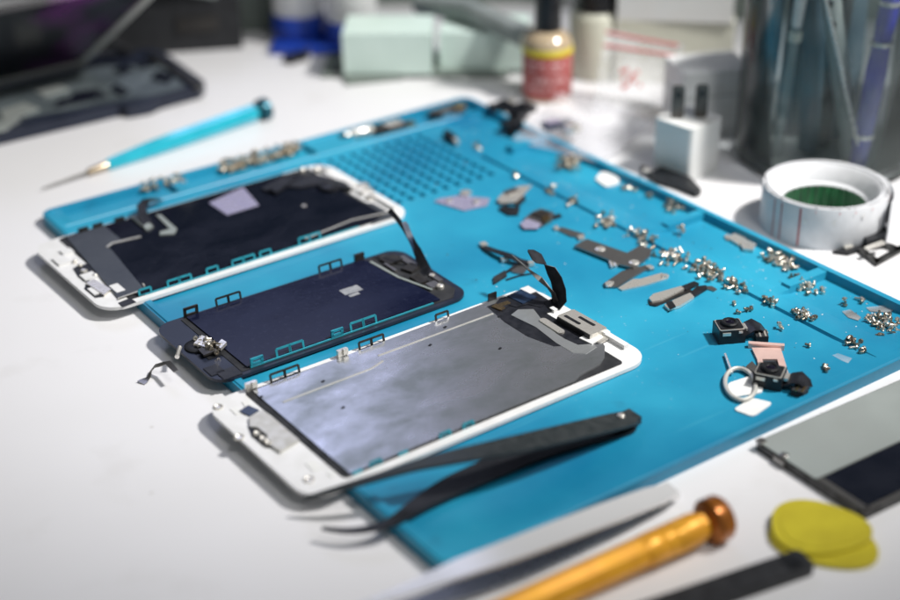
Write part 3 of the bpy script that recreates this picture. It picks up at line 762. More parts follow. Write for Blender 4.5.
flat_part('ribbon_part', 'bent silver flex with a black end, between lavender film and gold speckled module', 'phone part', ZM, [
    ('leaf', 'nickel', [(497, 200), (506, 191), (520, 187), (532, 186), (522, 197), (515, 203), (500, 204)], 1.2, .6),
    ('leaf', 'bracket', [(503, 192), (514, 188), (520, 191), (508, 195)], 2.0, .5),
    ('end_pad', 'black', [(498, 210), (504, 207), (520, 209), (518, 216), (508, 216)], .1, .9),
    ('end_pad', 'black', [(513, 203), (524, 197), (526, 200), (518, 208)], .1, 1.0)])
flat_part('ribbon_part', 'dark metal module with gold specks and lavender corner, behind the narrow strip', 'phone part', ZM, [
    ('body', 'bracket', [(524, 220), (533, 213), (541, 210), (554, 214), (552, 222), (541, 228), (527, 226)], .2, .9),
    ('corner_film', 'lavender', [(520, 224), (527, 219), (541, 224), (538, 229), (524, 229)], 1.1, .3),
    ('top_pad', 'darkclip', [(530, 215), (541, 211), (550, 213), (541, 219)], 1.15, .5),
    ('gold_pad', 'gold', [(541, 219), (547, 215), (551, 219), (546, 224)], 1.7, .5),
    ('tail', 'flex', [(552, 216), (560, 214), (562, 217), (554, 220)], .1, .4)])
# thin flex beside the risen cable
c = at(510, 262, ZM); t = thing('flex_ribbon', 'thin grey phone flex with a square end tab, beside the risen black cable', 'phone part', c)
def wp(L): return [at(px, py, z) - c for px, py, z in L]
b = MB(); b.ribbon(wp([(482, 246, ZM + .6), (487, 248, ZM + 1.5), (497, 251.5, ZM + 2.5), (508, 255, ZM + 3), (520, 261, ZM + 2), (533, 264, ZM + .4)]), [2.4, 3, 3.2, 4, 4, 3], .35, (.4, 1, 0)); b.build('strip', 'flex', t)
b = MB(); p = at(483.5, 246.5, ZM) - c; b.box((p.x, p.y, .9), (3.2, 3, 1.6), .4, .5); b.build('connector', 'nickel', t)
b = MB(); L = [(494, 285), (493, 279), (505, 272), (507, 277)]; b.prism([tuple((at(px, py, ZM) - c).xy) for px, py in L], .1, 1.0, .2); b.build('end_tab', 'black_soft', t)
b = MB(); L = [(508, 271), (516, 264), (530, 267), (523, 275), (515, 274)]; b.prism([tuple((at(px, py, ZM) - c).xy) for px, py in L], .1, .6, .1); b.build('shield', 'bracket', t)
b = MB(); b.ribbon(wp([(506, 280, ZM + .3), (518, 276, ZM + .3), (534, 273, ZM + .3)]), 1.0, .3, (.3, 1, 0)); b.ribbon(wp([(505, 273, ZM + .6), (512, 268, ZM + .9), (518, 264, ZM + 1)]), 1.6, .3, (.5, 1, 0)); b.build('side_strip', 'flex', t)
b = MB()
for px, py in ((504, 262), (508, 259), (531, 266)):
    p = at(px, py, ZM) - c; b.box((p.x, p.y, 1.2), (2.6, 2.2, 1.6), .4, .3)
b.build('screw_lug', 'nickel', t)

# camera modules
def camera_module(label, c, rz, tail, kind):
    t = thing('camera_module', label, 'camera module', c, rz, 'phone camera modules on the mat')
    b = MB(); b.box((0, 0, 3.0), (11, 9.5, 6), .5); b.build('housing', 'black', t)
    b = MB(); b.prism(rrect(-5.2, -4.5, 5.2, 4.5, .8, 3), 6.0, 6.35, .1); fr = b.build('top_frame', 'nickel', t)
    b = MB(); b.prism(rrect(-4.75, -4.05, 4.75, 4.05, .8, 3), 6.35, 6.6, .05); b.build('inset', 'black', fr)
    b = MB(); b.lathe([(3.4, 6.3), (3.4, 7.6), (3.0, 8.0), (2.2, 8.0), (1.9, 7.6), (0, 7.4)], 24); b.build('lens_ring', 'black', t)
    b = MB(); b.lathe([(1.9, 7.55), (1.2, 7.75), (0, 7.85)], 20); b.build('lens', 'lens', t)
    b = MB(); b.box((-2.5, -4.95, 4.6), (3.4, .5, 1.3), .1); b.box((3.2, -4.95, 5.2), (1.6, .5, .9), .1); build_parts(b, 'side_contact', 'nickel', t)
    b = MB()
    b.ribbon([(5, 0, 1.6), (6.5, 0, 2.4), (8.5, .6, 4.2), (11, 1.2, 4.6), (13.2, .6, 3.6), (14.5, -.6, 2.4)], [6, 7, 9, 9.5, 8.5, 7], .5, (0, 1, 0)); b.build('flex', 'flex', t)
    b = MB(); b.box((12.4, -3.4, 1.7), (5, 5.5, 2.6), .3, -.15); cn = b.build('connector', 'black_soft', t)
    b = MB()
    for s in (-1, 1): b.box((12.6 + s * 1.1, -4.0, 3.1), (.8, 4.2, .3), .05, -.15)
    build_parts(b, 'contact_row', 'gold' if kind else 'nickel', cn)
    b = MB(); b.box((6.4, .6, 4.2), (1.6, 4.5, 1.2), .4); b.build('flex_clamp', 'steel', t)
    return t
camera_module('black phone camera module lying clear of other parts, behind the rose tray', at(728.5, 338, ZM), .12, 0, 0)
t2 = camera_module('black phone camera module lying across the rose sim tray, gold contacts', at(769, 384, ZM), -.42, 0, 1)

# rose SIM tray
L = [(753, 353), (780, 353), (786, 376), (783, 381), (763, 380)]
c = cen(L, ZM); c.z = ZM
t = thing('sim_tray', 'rose gold sim card tray lying under the second camera module', 'sim tray', c)
b = MB()
Lo = [(751, 350), (781, 350), (788, 372), (786, 385), (763, 383), (759, 372)]
def lp(L, z=ZM): return [tuple((at(px, py, z) - c).xy) for px, py in L]
o1 = lp([(751.5, 350), (780.5, 350), (784, 361.5), (757, 361.5)]); b.prism(o1, .1, 1.1, .12)
b.prism(lp([(757, 361.4), (762, 361.4), (768, 385), (761, 385)]), .1, 1.05, .12); b.prism(lp([(777, 361.4), (784, 361.4), (789, 378), (782, 378)]), .1, 1.05, .12)
b.build('tray', 'rose', t)
b = MB(); p, q = at(748, 347, ZM) - c, at(784, 349.5, ZM) - c; b.ribbon([p + Vector((0, 0, 1.1)), q + Vector((0, 0, 1.1))], 2.2, 2.0, (0, 0, 1)); b.build('end_cap', 'rose', t)
b = MB(); b.prism(lp([(762, 362), (777, 362), (780, 372), (765, 372)]), .05, .3, 0); b.build('card_slot', 'black', t)
# eject tool
c = at(740, 388, ZM); t = thing('sim_eject_tool', 'silver loop shaped sim eject pin over a white square', 'sim eject tool', c)
b = MB(); ring = []
for i in range(40):
    a = 2 * PI * i / 40
    px, py = 740 + 15.2 * math.cos(a) - 1.6 * math.sin(a), 387.5 + 15.4 * math.sin(a) + 4.0 * math.cos(a)
    p = at(px, py, ZM) - c; ring.append(Vector((p.x, p.y, 1.5)))
k = len(ring)
b.tube(ring, .9, 8, True); b.build('loop', 'tinned', t)
b = MB(); p, q = at(732, 374, ZM + 1) - c, at(725, 354, ZM + 1) - c; b.tube([p + Vector((0, 0, .3)), q], [.6, .5], 8); b.build('pin', 'steel', t)
p, q = at(745, 369, ZM) - c, at(760, 378, ZM) - c
flat_part('metal_bracket', 'small dull grey metal plate tucked between eject loop and rose tray', 'bracket', ZM, [('plate', 'bracket', [(746, 367), (752, 362), (760, 371), (757, 378), (747, 372)], .1, .5), ('arm', 'flex', [(741, 369), (743, 367), (764, 379), (762, 382)], .65, .6)])
def square(label, L, z, grp='white squares on the mat'):
    c = cen(L, z); b = MB(); b.prism([tuple((at(px, py, z) - c).xy) for px, py in rndpoly(L)], 0, .8, .2)
    o = b.build('plastic_square', 'white_soft'); o.location = c * MM; return tag(o, label, 'plastic square', grp)
def rndpoly(L, f=.16):
    out = []
    n = len(L)
    for i in range(n):
        a, p, q = Vector(L[i - 1]), Vector(L[i]), Vector(L[(i + 1) % n])
        out += [p + (a - p) * f, p + (a - p) * f * .3 + (q - p) * f * .3, p + (q - p) * f]
    return [tuple(v) for v in out]
square('white square piece nearest the front edge of the mat, clear of the loop', [(733, 411), (752, 399.5), (773, 404.5), (753, 418.5)], ZM)
square('white square piece lying under the silver eject loop', [(727, 385), (752, 377), (763, 387), (762, 394), (732, 399)], ZM)
square('white square piece alone in the rear right tray by the rim', [(595, 180), (601, 173), (616, 175), (620, 184), (606, 188)], 2.0)
# crumbs of dust on the mat
b = MB(); random.seed(77)
for i in range(260):
    x, y = random.uniform(120, 250), random.uniform(-335, -25)
    if random.random() < .55: x = random.uniform(196, 250)
    z = hmat(x, y); s_ = random.uniform(.12, .42)
    p = TF.world(x, y, z); b.mi = random.choice((0, 0, 1))
    b.box((p.x, p.y, z + s_ * .3), (s_ * random.uniform(1, 2.4), s_, s_ * .6), 0, random.uniform(0, 3))
o = b.build('dust_crumbs', ['paper', 'bracket']); o['kind'] = 'stuff'; tag(o, 'pale dust crumbs strewn over the right half of the mat', 'dust')
# shed clear plastic bits
for i, (lab, L) in enumerate((('scrap of clear film near the front rim of the mat', [(832, 356), (838, 354), (852, 359), (848, 364), (841, 361)]),
                  ('scrap of clear film behind the right pile of screws', [(842, 312), (850, 310), (861, 318), (858, 321), (848, 318)]),
                  ('scrap of clear film by the right rim', [(866, 308), (885, 306), (893, 311), (888, 313), (870, 312)]))):
    c = cen(L, 1.9 if i else ZM); b = MB(); b.prism([tuple((at(px, py, c.z) - c).xy) for px, py in L], 0.05, .35, .05)
    o = b.build('film_scrap', 'clearfilm'); o.location = c * MM; tag(o, lab, 'film scrap', 'clear film scraps')
# clips in the right trays
flat_part('metal_clip', 'two shiny folded steel clips alone by the right rim, below the label roll', 'clip', 1.9, [
    ('leaf', 'nickel', [(727, 239), (734, 235), (744, 238), (748, 243), (738, 246)], .2, 1.0), ('leaf', 'steel', [(740, 246), (747, 242), (756, 246), (753, 252), (743, 251)], .3, 1.2), ('tab', 'nickel', [(724, 237), (728, 235), (731, 239), (727, 241)], .1, .7)])

# parts in the trays along the far edge
def tray_part(name, label, cat, px, py, build, rz=0, z=1.9):
    t = thing(name, label, cat, at(px, py, z), rz); build(t); return t
def motor(t):
    b = MB(); Mx = Matrix.Translation((0, 0, 3)) @ Matrix.Rotation(PI / 2, 4, 'Y')
    b.lathe([(0, -7), (2.6, -7), (2.9, -6.6), (2.9, 6), (2.5, 6.5), (0, 6.5)], 20, Mx); b.build('barrel', 'nickel', t)
    b = MB(); b.box((-10, 0, 2), (6, 4, 3.4), .6); b.build('mount', 'black', t)
    b = MB(); b.lathe([(0, -10), (1.8, -10), (1.8, -7), (0, -7)], 14, Mx); b.build('weight', 'steel', t)
tray_part('vibration_motor', 'small silver vibration motor barrel in the far tray, left of the dark speaker', 'phone part', 362, 137, motor, .5)
def spk(t):
    b = MB(); b.box((0, 0, 2), (18, 10, 3.6), 1.0); b.build('body', 'darkclip', t)
    b = MB(); b.box((2, 0, 4.1), (10, 7, .8), .3); b.build('grille', 'nickel', t)
    b = MB(); b.box((12, -1, 1.4), (6, 5, 2), .5); b.build('tab', 'gold', t)
tray_part('speaker_module', 'dark speaker module with tan metal grille in the far tray', 'phone part', 390, 131, spk, .62)
def spk2(t):
    b = MB(); b.box((0, 0, 2), (20, 9, 3.4), 1.0); b.build('body', 'bracket', t)
    b = MB(); b.box((8, 0, 3.9), (7, 7, 1), .3); b.build('copper_pad', 'gold', t)
    b = MB(); b.box((-9, -2, 2.6), (5, 5, 2.6), .6); b.build('end_block', 'black', t)
tray_part('speaker_module', 'grey speaker module with copper end in the far tray near the back corner', 'phone part', 447, 115, spk2, .62)
def stubby(t):
    b = MB(); b.tube([(-4, 4, 2.4), (0, 0, 2.4), (3.4, -3.6, 2.4)], [2.2, 2.5, 2.2], 12); b.build('barrel', 'black', t)
    b = MB(); b.tube([(3.4, -3.6, 2.4), (6, -6.2, 2.2)], [1.7, 1.3], 10); b.build('tip', 'nickel', t)
tray_part('phone_button', 'short black barrel with silver tip at the corner of the dimple grid', 'phone part', 451, 141, stubby, -.35, ZM)

# ------------------------------------------------------------------ screws
def make_screw(kind):
    b = MB()
    if kind == 0:   # short pan head
        b.lathe([(0, .45), (.42, .45), (.55, .75), (1.0, .7), (1.15, .35), (1.15, 0), (.62, 0), (.62, -.3), (.55, -.5), (.62, -.7), (.55, -.9), (.62, -1.1), (.55, -1.3), (.6, -1.5), (.45, -1.7), (0, -1.7)], 10)
    elif kind == 1:  # long
        b.lathe([(0, .45), (.42, .45), (.5, .7), (.9, .65), (1.0, .35), (1.0, 0), (.55, 0), (.5, -.5), (.55, -.8), (.5, -1.1), (.55, -1.4), (.5, -1.7), (.55, -2.0), (.5, -2.3), (.55, -2.6), (.3, -2.9), (0, -2.9)], 9)
    else:           # standoff
        b.lathe([(0, .2), (.5, .2), (.6, .9), (1.0, .9), (1.05, .7), (1.05, -.5), (.7, -.6), (.6, -1.6), (0, -1.7)], 8)
    me_obj = b.build('screw', 'screwsteel', smooth=50)
    return me_obj
random.seed(404)
protos = [make_screw(i) for i in range(3)]
unused = [True] * 3
dark = [o.data.copy() for o in protos]
for d in dark: d.materials.clear(); d.materials.append(M['screwdark'])
nscrew = 0
def put_screw(pos, label, group, big=1.0, darkp=.3, zmin=None):
    global nscrew
    k = random.choices((0, 1, 2), (.55, .2, .25))[0]
    if unused[k]: o = protos[k]; unused[k] = False
    else: o = protos[k].copy(); C.objects.link(o)
    if random.random() < darkp: o.data = dark[k]
    mode = random.random()
    if mode < .6: ang = PI / 2 + random.uniform(-.35, .15)     # lying
    elif mode < .8: ang = PI                                   # on its head
    else: ang = random.uniform(.6, 2.4)
    rot = Matrix.Rotation(random.uniform(0, 2 * PI), 3, 'Z') @ Matrix.Rotation(ang, 3, 'X')
    low = min((rot @ Vector(v.co)).z for v in o.data.vertices) * big
    o.rotation_euler = rot.to_euler(); o.scale = (big,) * 3
    o.location = (pos.x * MM, pos.y * MM, pos.z * MM - low)
    tag(o, label, 'screw', group); nscrew += 1
def pile(px, py, rx, ry, n, where, z=ZM, big=1.0, slope=0.0, darkp=.42):
    if n > 5: rx *= 1.0; ry *= 1.1
    big *= .95; label = 'tiny silver screw ' + where; group = 'screws ' + where
    pts = []
    for i in range(n):
        best = None
        for tr in range(6):
            r = min(1.35, abs(random.gauss(0, .52))); a = random.uniform(0, 2 * PI)
            ex, ey = r * math.cos(a) * rx, r * math.sin(a) * ry + slope * r * math.cos(a) * rx
            p = at(px + ex, py + ey, z)
            d = min([(p.xy - q.xy).length for q in pts] or [9])
            if best is None or d > best[0]: best = (d, p, r)
            if d > 1.55: break
        d, p, r = best
        if d < 1.6 and r < .8: p.z += 1.3
        pts.append(p); put_screw(p, label, group, big, darkp)
T_ = 1.85
pile(607, 224, 13, 7, 18, 'in the left pile behind the largest shield', slope=.1)
pile(641, 239, 17, 8, 22, 'in the pile touching the rear tip of the largest shield', slope=.25)
pile(673, 258, 16, 6, 21, 'in the loose pile right of the largest shield', slope=.05)
pile(707, 273, 19, 8, 42, 'in the biggest pile behind the slim connector bars', slope=.2)
pile(735, 287, 12, 5, 18, 'in the pile trailing right of the biggest pile', slope=.4)
pile(673, 208, 14, 5, 16, 'in the tray left of the first partition', T_, slope=.1)
pile(683, 231, 7, 2.5, 4, 'loose in front of the first partition', 3.6, slope=.3)
pile(781, 262, 20, 9, 42, 'in the tray pile in front of the label roll', T_, slope=.35)
pile(806, 288, 16, 6, 24, 'in the pile just past the second partition', T_, slope=.25)
pile(771, 305, 9, 3.5, 9, 'in the small cluster behind the loose camera module', slope=.2)
pile(804, 317, 11, 4, 16, 'in the cluster right of the loose camera module', slope=.35)
pile(857, 347, 9, 4.5, 11, 'in the dark cluster near the right end of the groove', slope=.45, darkp=.8)
pile(888, 328, 15, 9, 34, 'in the pile at the right edge of the picture', 2.0, slope=.25, darkp=.4)
for (px, py, n, w, z) in ((734, 305, 1, 'alone right of the slim connector bars', ZM), (750, 311, 2, 'one of two left of the small cluster', ZM), (735, 314, 1, 'standing close behind the loose camera', ZM), (780, 329, 2, 'one of two right of the loose camera', ZM),
                          (763, 336, 2, 'at the flex end of the loose camera', ZM), (808, 347, 1, 'alone right of the rose tray', ZM), (861, 303, 3, 'beside the clear film scraps', 2.0), (843, 305, 2, 'left of the clear film scraps', 2.0), (866, 320, 3, 'left of the right edge pile', 2.0), (826, 370, 3, 'close to the front rim of the mat', ZM), (630, 189, 6, 'beside the white square in the rear tray', T_),
                          (552, 192, 6, 'behind the bent silver flex', ZM), (574, 203, 7, 'right of the bent silver flex', ZM), (516, 178, 3, 'behind the lavender film', ZM), (476, 148, 4, 'right of the black barrel', ZM), (650, 196, 3, 'left of the rear tray pile', T_)):
    pile(px, py, 4 if n < 4 else 8, 2.4 if n < 4 else 3.5, n, w, z)
# beyond the 300 that show largest: the blurred far trays, one heap mesh
def heap(parts, label, group=None):
    b = MB()
    for px, py, rx, ry, n, sl in parts:
        for i in range(n):
            e, g = random.uniform(-1, 1), random.uniform(-1, 1)
            p = at(px + e * rx, py + g * ry + sl * e * rx, T_)
            Mx = Matrix.Translation((p.x, p.y, T_ + 1.3 + random.random() * 2.6)) @ Matrix.Rotation(random.uniform(0, 6.28), 4, 'Z') @ Matrix.Rotation(random.uniform(1.0, 2.1), 4, 'X') @ Matrix.Scale(1.1, 4)
            b.mi = random.choice((0, 1, 2))
            b.lathe([(0, .6), (1.0, .6), (1.1, 0), (.58, 0), (.5, -2.2), (0, -2.2)], 7, Mx)
    o = b.build('screw_heap', ['screwsteel', 'screwdark', 'screwbrass']); o['kind'] = 'stuff'
    return tag(o, label, 'screws')
heap([(163, 187.0, 22, 3.4, 60, -.22), (260, 161.0, 39, 4.4, 260, -.27), (568, 166, 10, 5.5, 34, .1)], 'dense rows of tiny screws filling the far trays of the mat')
pile(207, 347, 12, 6, 17, 'in the pile on the end of the black display', 7.0, big=1.15, slope=.35, darkp=.35)
# small flex and bracket in that pile
flat_part('metal_clip', 'shiny folded clip in the screw pile on the black display', 'clip', 7.8, [('leaf', 'steel', [(216, 348), (222, 342), (227, 345), (221, 351)], .0, 1.4), ('leaf', 'nickel', [(194, 345), (202, 337), (212, 341), (206, 349)], .4, .9), ('pad', 'darkclip', [(198, 351), (210, 346), (217, 352), (204, 357)], .0, .9)])
c = at(178, 353, 7.0)
b = MB(); b.tube([at(180, 347, 8) - c, at(178, 353, 7.2) - c, at(177, 357, 6.9) - c], [.9, .8, 1.0], 8); o = b.build('metal_pin', 'steel'); o.location = c * MM; tag(o, 'short silver pin hanging over the left end of the black display', 'pin')


# ------------------------------------------------------------------ screwdrivers
def hexdriver(name, label, tip, capend, z0, r, mats, parts, roll=0):
    p, q = Vector(tip), Vector(capend)
    d = (q - p); ln = d.length; d.normalize()
    rz = math.atan2(d.y, d.x); ry = -math.asin(d.z)
    t = thing(name, label, 'screwdriver', p, 0)
    t.rotation_mode = 'ZYX'; t.rotation_euler = (0, ry, rz)
    R = Matrix.Rotation(PI / 2, 4, 'Y')
    for pn, m, prof, n in parts(ln, r):
        b = MB(); b.lathe(prof, n, R @ Matrix.Rotation(roll, 4, 'Z')); b.build(pn, m, t, smooth=25 if n <= 12 else 40)
    return t
def parts_blue(ln, r):
    return [('shank', 'shank', [(0, 0), (.3, 0), (.45, 4), (.7, 22), (.8, 30)], 12),
            ('ferrule', 'brass', [(1.0, 26), (1.9, 28), (2.2, 38), (2.2, 40), (0, 40)], 18),
            ('body', 'cyanmetal', [(0, 38), (2.6, 38), (3.4, 41), (r * .95, 66), (r, 80), (r, ln - 7), (r * .8, ln - 6), (0, ln - 6)], 6),
            ('cap', 'tealdark', [(0, ln - 7), (r * .62, ln - 7), (r * .62, ln - 3.5), (r * 1.25, ln - 3.2), (r * 1.3, ln - 2.4), (r * 1.3, ln + 1.5), (r * 1.1, ln + 2), (0, ln + 1.2)], 28)]
hexdriver('screwdriver', 'slim cyan precision screwdriver behind the mat, pointing left', at(42, 188.5, 1.6), at(264, 107, 6.6), 0, 5.0, None, parts_blue, PI / 6 + .2)
def parts_orange(ln, r):
    n = ln
    return [('body', 'orange', [(0, 34), (2.6, 34), (3.6, 37), (4.8, 60), (5.4, 66), (5.4, ln - 34), (4.7, ln - 32.5), (4.7, ln - 10), (4.5, ln - 8), (0, ln - 8)], 8),
            ('collar', 'orange', [(0, ln - 34), (5.2, ln - 33.6), (5.55, ln - 32.6), (5.55, ln - 26), (5.3, ln - 25.7), (5.3, ln - 25), (5.55, ln - 24.7), (5.55, ln - 23), (5.3, ln - 22.7), (5.3, ln - 22), (5.55, ln - 21.7), (5.55, ln - 12), (5.2, ln - 10.5), (0, ln - 10.5)], 32),
            ('swivel_cap', 'orangedark', [(0, ln - 10), (3.6, ln - 10), (3.6, ln - 7.5), (7.0, ln - 6.5), (7.9, ln - 5.5), (7.9, ln - 1), (7.3, ln), (6.2, ln), (5.6, ln - .8), (0, ln - .8)], 36),
            ('shank', 'steel', [(0, 0), (.6, 0), (1.2, 10), (1.3, 35)], 12)]
q = at(722, 515, 7.9)
dr = at(560, 585, 6) - at(700, 525, 6); dr.z = 0; dr.normalize()
pp = q + dr * 165; pp.z = 3.5
hexdriver('screwdriver', 'orange metal precision screwdriver lying at the front, swivel cap outward', pp, q, 0, 6, None, parts_orange)

# ------------------------------------------------------------------ tweezers
def tweezers(label, m, topP, botP, join, wt, wb):
    """topP/botP: stations (px,py,z) from the joined end to the tip"""
    c = at(*join)
    t = thing('tweezers', label, 'tweezers', (c.x, c.y, 0))
    c0 = Vector((c.x, c.y, 0))
    def sm(L):
        P3 = [at(*p) - c0 for p in L]
        out = []
        n = len(P3)
        for i in range(n - 1):
            p0, p1, p2, p3 = P3[max(i - 1, 0)], P3[i], P3[i + 1], P3[min(i + 2, n - 1)]
            for s in range(5):
                u = s / 5
                out.append(.5 * ((2 * p1) + (p2 - p0) * u + (2 * p0 - 5 * p1 + 4 * p2 - p3) * u * u + (3 * p1 - p0 - 3 * p2 + p3) * u ** 3))
        return out + [P3[-1]]
    def wid(L, W):
        out = []
        for i in range(len(W) - 1):
            for s in range(5): out.append(W[i] + (W[i + 1] - W[i]) * s / 5)
        return out + [W[-1]]
    A = sm(topP); d = (A[-1] - A[0]); d.z = 0; d.normalize(); side = Vector((-d.y, d.x, 0))
    for nm, L, W in (('arm', topP, wt), ('arm', botP, wb)):
        P3 = sm(L); ww = wid(L, W)
        b = MB(); b.ribbon(P3, ww, [1.1] * len(P3), tuple(side))
        fs = list(b.bm.faces); b._bev(fs, .3, 2)
        b.build(nm, m if L is topP else ('black' if m == 'esd' else 'tweezshade'), t)  # shade on the lower arm is put in by a darker material
    return t, c0, side
t, c0, sd_ = tweezers('black anti-static tweezers lying on the front of the mat, tips over the left edge', 'esd',
    [(631, 417.5, 8.5), (618, 421, 10), (580, 430, 13.5), (535, 440.5, 17), (495, 449, 19), (455, 457, 19), (415, 466, 17.5), (385, 475, 15.5), (355, 484, 13), (328, 492, 10), (303, 499, 7)],
    [(631, 424, 5.6), (618, 429, 5.0), (580, 438, 4.8), (535, 451, 5.0), (495, 467.5, 5.6), (455, 485, 6), (425, 501, 6.4), (392, 522, 6.5), (368, 529, 6.2), (345, 531, 5.6), (322, 528.5, 5)],
    (600, 430, 5), [7.5, 9.6, 10, 10, 9.2, 7.6, 5.2, 3.6, 3, 2.0, .8], [7.5, 9.6, 10.4, 11.5, 11.5, 10.5, 7.5, 4.2, 3, 2, .8])
b = MB(); p = at(627, 420, 6.5) - c0; b.box((p.x, p.y, 6.7), (8, 7, 3.0), .8, .6); b.build('joint', 'esd', t)
b = MB(); p = at(621, 417, 10) - c0; b.lathe([(1.3, 9.4), (1.3, 10.9), (.8, 11.2), (0, 11.2)], 16, Matrix.Translation((p.x, p.y, 0))); b.build('rivet', 'nickel', t)
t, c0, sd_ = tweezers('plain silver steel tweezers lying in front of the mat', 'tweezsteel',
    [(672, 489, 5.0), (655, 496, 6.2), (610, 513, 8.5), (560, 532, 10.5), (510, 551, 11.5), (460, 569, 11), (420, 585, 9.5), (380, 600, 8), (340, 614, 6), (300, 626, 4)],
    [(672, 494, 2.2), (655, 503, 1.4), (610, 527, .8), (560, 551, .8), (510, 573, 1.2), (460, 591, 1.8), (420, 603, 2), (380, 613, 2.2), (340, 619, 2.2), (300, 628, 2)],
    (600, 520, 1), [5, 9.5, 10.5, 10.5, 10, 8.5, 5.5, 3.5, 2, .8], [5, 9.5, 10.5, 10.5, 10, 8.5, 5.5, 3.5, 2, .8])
b = MB(); p = at(664, 495, 3) - c0; b.box((p.x, p.y, 3.4), (8, 7, 3.0), .8, .5); b.build('joint', 'tweezsteel', t)

# ------------------------------------------------------------------ front right things
L = [(755, 440), (868, 517)]
a, q = at(755, 441, 3.5), at(868, 511, 3.5)
e = at(900, 379, 3.5) - a; e.z = 0; e.normalize()
v = q - a; wlen = v.length; v.normalize()
rz = math.atan2(e.y, e.x)
t = thing('lcd_panel', 'bare silver lcd panel with a black band, right of the mat', 'lcd panel', (a.x, a.y, 0), rz)
b = MB(); W_ = wlen * 1.0
b.prism(rrect(0, -W_, 118, 0, 1.6, 4), .1, 3.1, .3); b.build('body', 'lcdside', t)
b = MB(); b.prism(rrect(.8, -W_ * .56, 117, -.6, 1, 3), 3.1, 3.5, .12); b.build('back_sheet', 'lcdsilver', t)
b = MB(); b.prism(rrect(4.2, -W_ + 2.4, 117, -W_ * .56 - .5, .8, 3), 3.1, 3.35, .05); b.build('black_band', 'blackglass', t)
b = MB(); b.box((2.2, -W_ * .78, 3.3), (3, W_ * .42, .5), .12); b.box((60, -W_ + 1.1, 3.3), (116, 1.6, .5), .12); b.build('edge_frame', 'bracket', t)
b = MB(); b.lathe([(1.6, 3.0), (1.6, 4.2), (1.0, 4.5), (0, 4.5)], 14, Matrix.Translation((1.7, -13, 0))); b.box((-.3, -13, 2), (1.2, 5, 2.2), .3); b.box((1.5, -1.6, 3.7), (3, 3, .8), .3); b.build('screw_lug', 'bracket', t)

def pick(label, px, py, z, rz, s=1.0, tilt=0):
    pts = []
    for i in range(48):
        a = 2 * PI * i / 48
        r = 14.6 * (1 + .07 * math.cos(3 * a))
        pts.append((r * math.cos(a) * s * 1.12, r * math.sin(a) * s * .95))
    b = MB(); b.prism(pts, 0, 1.5, .5, seg=3)
    b.prism([(x * .8, y * .8) for x, y in pts], 1.5, 1.72, .2)
    o = b.build('opening_pick', 'yellow', smooth=50); p = at(px, py, z); o.location = p * MM
    o.rotation_euler = (tilt, 0, rz)
    return tag(o, label, 'opening pick', 'yellow opening picks')
pick('yellow plastic pick underneath, resting on the bench', 822, 540, 0, -.75, 1.10)
pick('yellow plastic pick on top of the other', 818, 530, 1.8, -.15, 1.0, .03)
# black spudger
c = at(806, 567, 0); d = at(690, 607, 0) - c; d.normalize(); rz = math.atan2(d.y, d.x)
t = thing('spudger', 'flat black plastic prying stick at the bottom right, below the yellow picks', 'spudger', c, rz)
b = MB(); b.prism([(0, -3.6), (1.5, -4.6), (60, -4.8), (110, -4), (130, -2), (130, 2), (110, 4), (60, 4.8), (1.5, 4.6), (0, 3.6)], .1, 4.2, .9); b.build('shaft', 'black_soft', t)
b = MB(); b.box((6, 0, 4.3), (6, 6, .3), .1); b.build('grip_pad', 'black', t)

# ------------------------------------------------------------------ label roll
c = Vector((176.5, 634.5, 0))
t = thing('label_roll', 'roll of white printed labels with a green core, at the right beside the mat', 'label roll', c, 0)
b = MB(); Hh = 20.5
b.lathe([(19.6, 0), (28.8, 0), (29.0, .4), (29.0, Hh - .4), (28.8, Hh), (28.0, Hh), (27.9, Hh - 2.5), (27.3, Hh - 2.5), (27.2, Hh + .3), (26.5, Hh + .3), (26.4, Hh - 1), (26.0, Hh - 1), (25.6, Hh - .2), (24.2, Hh - 1.2), (21.5, Hh - 8), (19.6, Hh - 9.0), (19.6, 0)], 96)
b.build('paper_roll', 'paper', t)
b = MB()
prof = []
n = 60
for i in range(n):
    a = 2 * PI * i / n; prof.append((math.cos(a) * (19.5 if i % 2 else 18.2), math.sin(a) * (19.5 if i % 2 else 18.2)))
lo = [b.bm.verts.new((x, y, .3)) for x, y in prof]; hi = [b.bm.verts.new((x, y, Hh - 9.2)) for x, y in prof]
for i in range(n): b.bm.faces.new((lo[i], hi[i], hi[(i + 1) % n], lo[(i + 1) % n]))
b.build('core', 'greencore', t)
def arc(b, a0, a1, z0, z1, r, n=3):
    V = [[b.bm.verts.new((r * math.cos(a0 + (a1 - a0) * i / n), r * math.sin(a0 + (a1 - a0) * i / n), z)) for z in (z0, z1)] for i in range(n + 1)]
    for i in range(n): b.bm.faces.new((V[i][0], V[i + 1][0], V[i + 1][1], V[i][1]))
base_a = math.atan2(-c.y, -c.x)      # towards the viewer
def apx(px): return base_a + math.asin(max(-.98, min(.98, (px - 824) / 60.5)))
b = MB()
for px, w in ((778.5, .020), (785.5, .020), (803, .03)): arc(b, apx(px), apx(px) + w, .6, Hh - 1.2, 29.32)
build_parts(b, 'printed_line', 'redprint', t)
b = MB()
for px, zz in ((768, 12), (783, 14), (807, 12), (834, 13), (860, 15), (876, 11)): arc(b, apx(px), apx(px) + .05, zz, zz + 2.4, 29.3)
build_parts(b, 'hologram_dot', 'white', t)
b = MB()
random.seed(5)
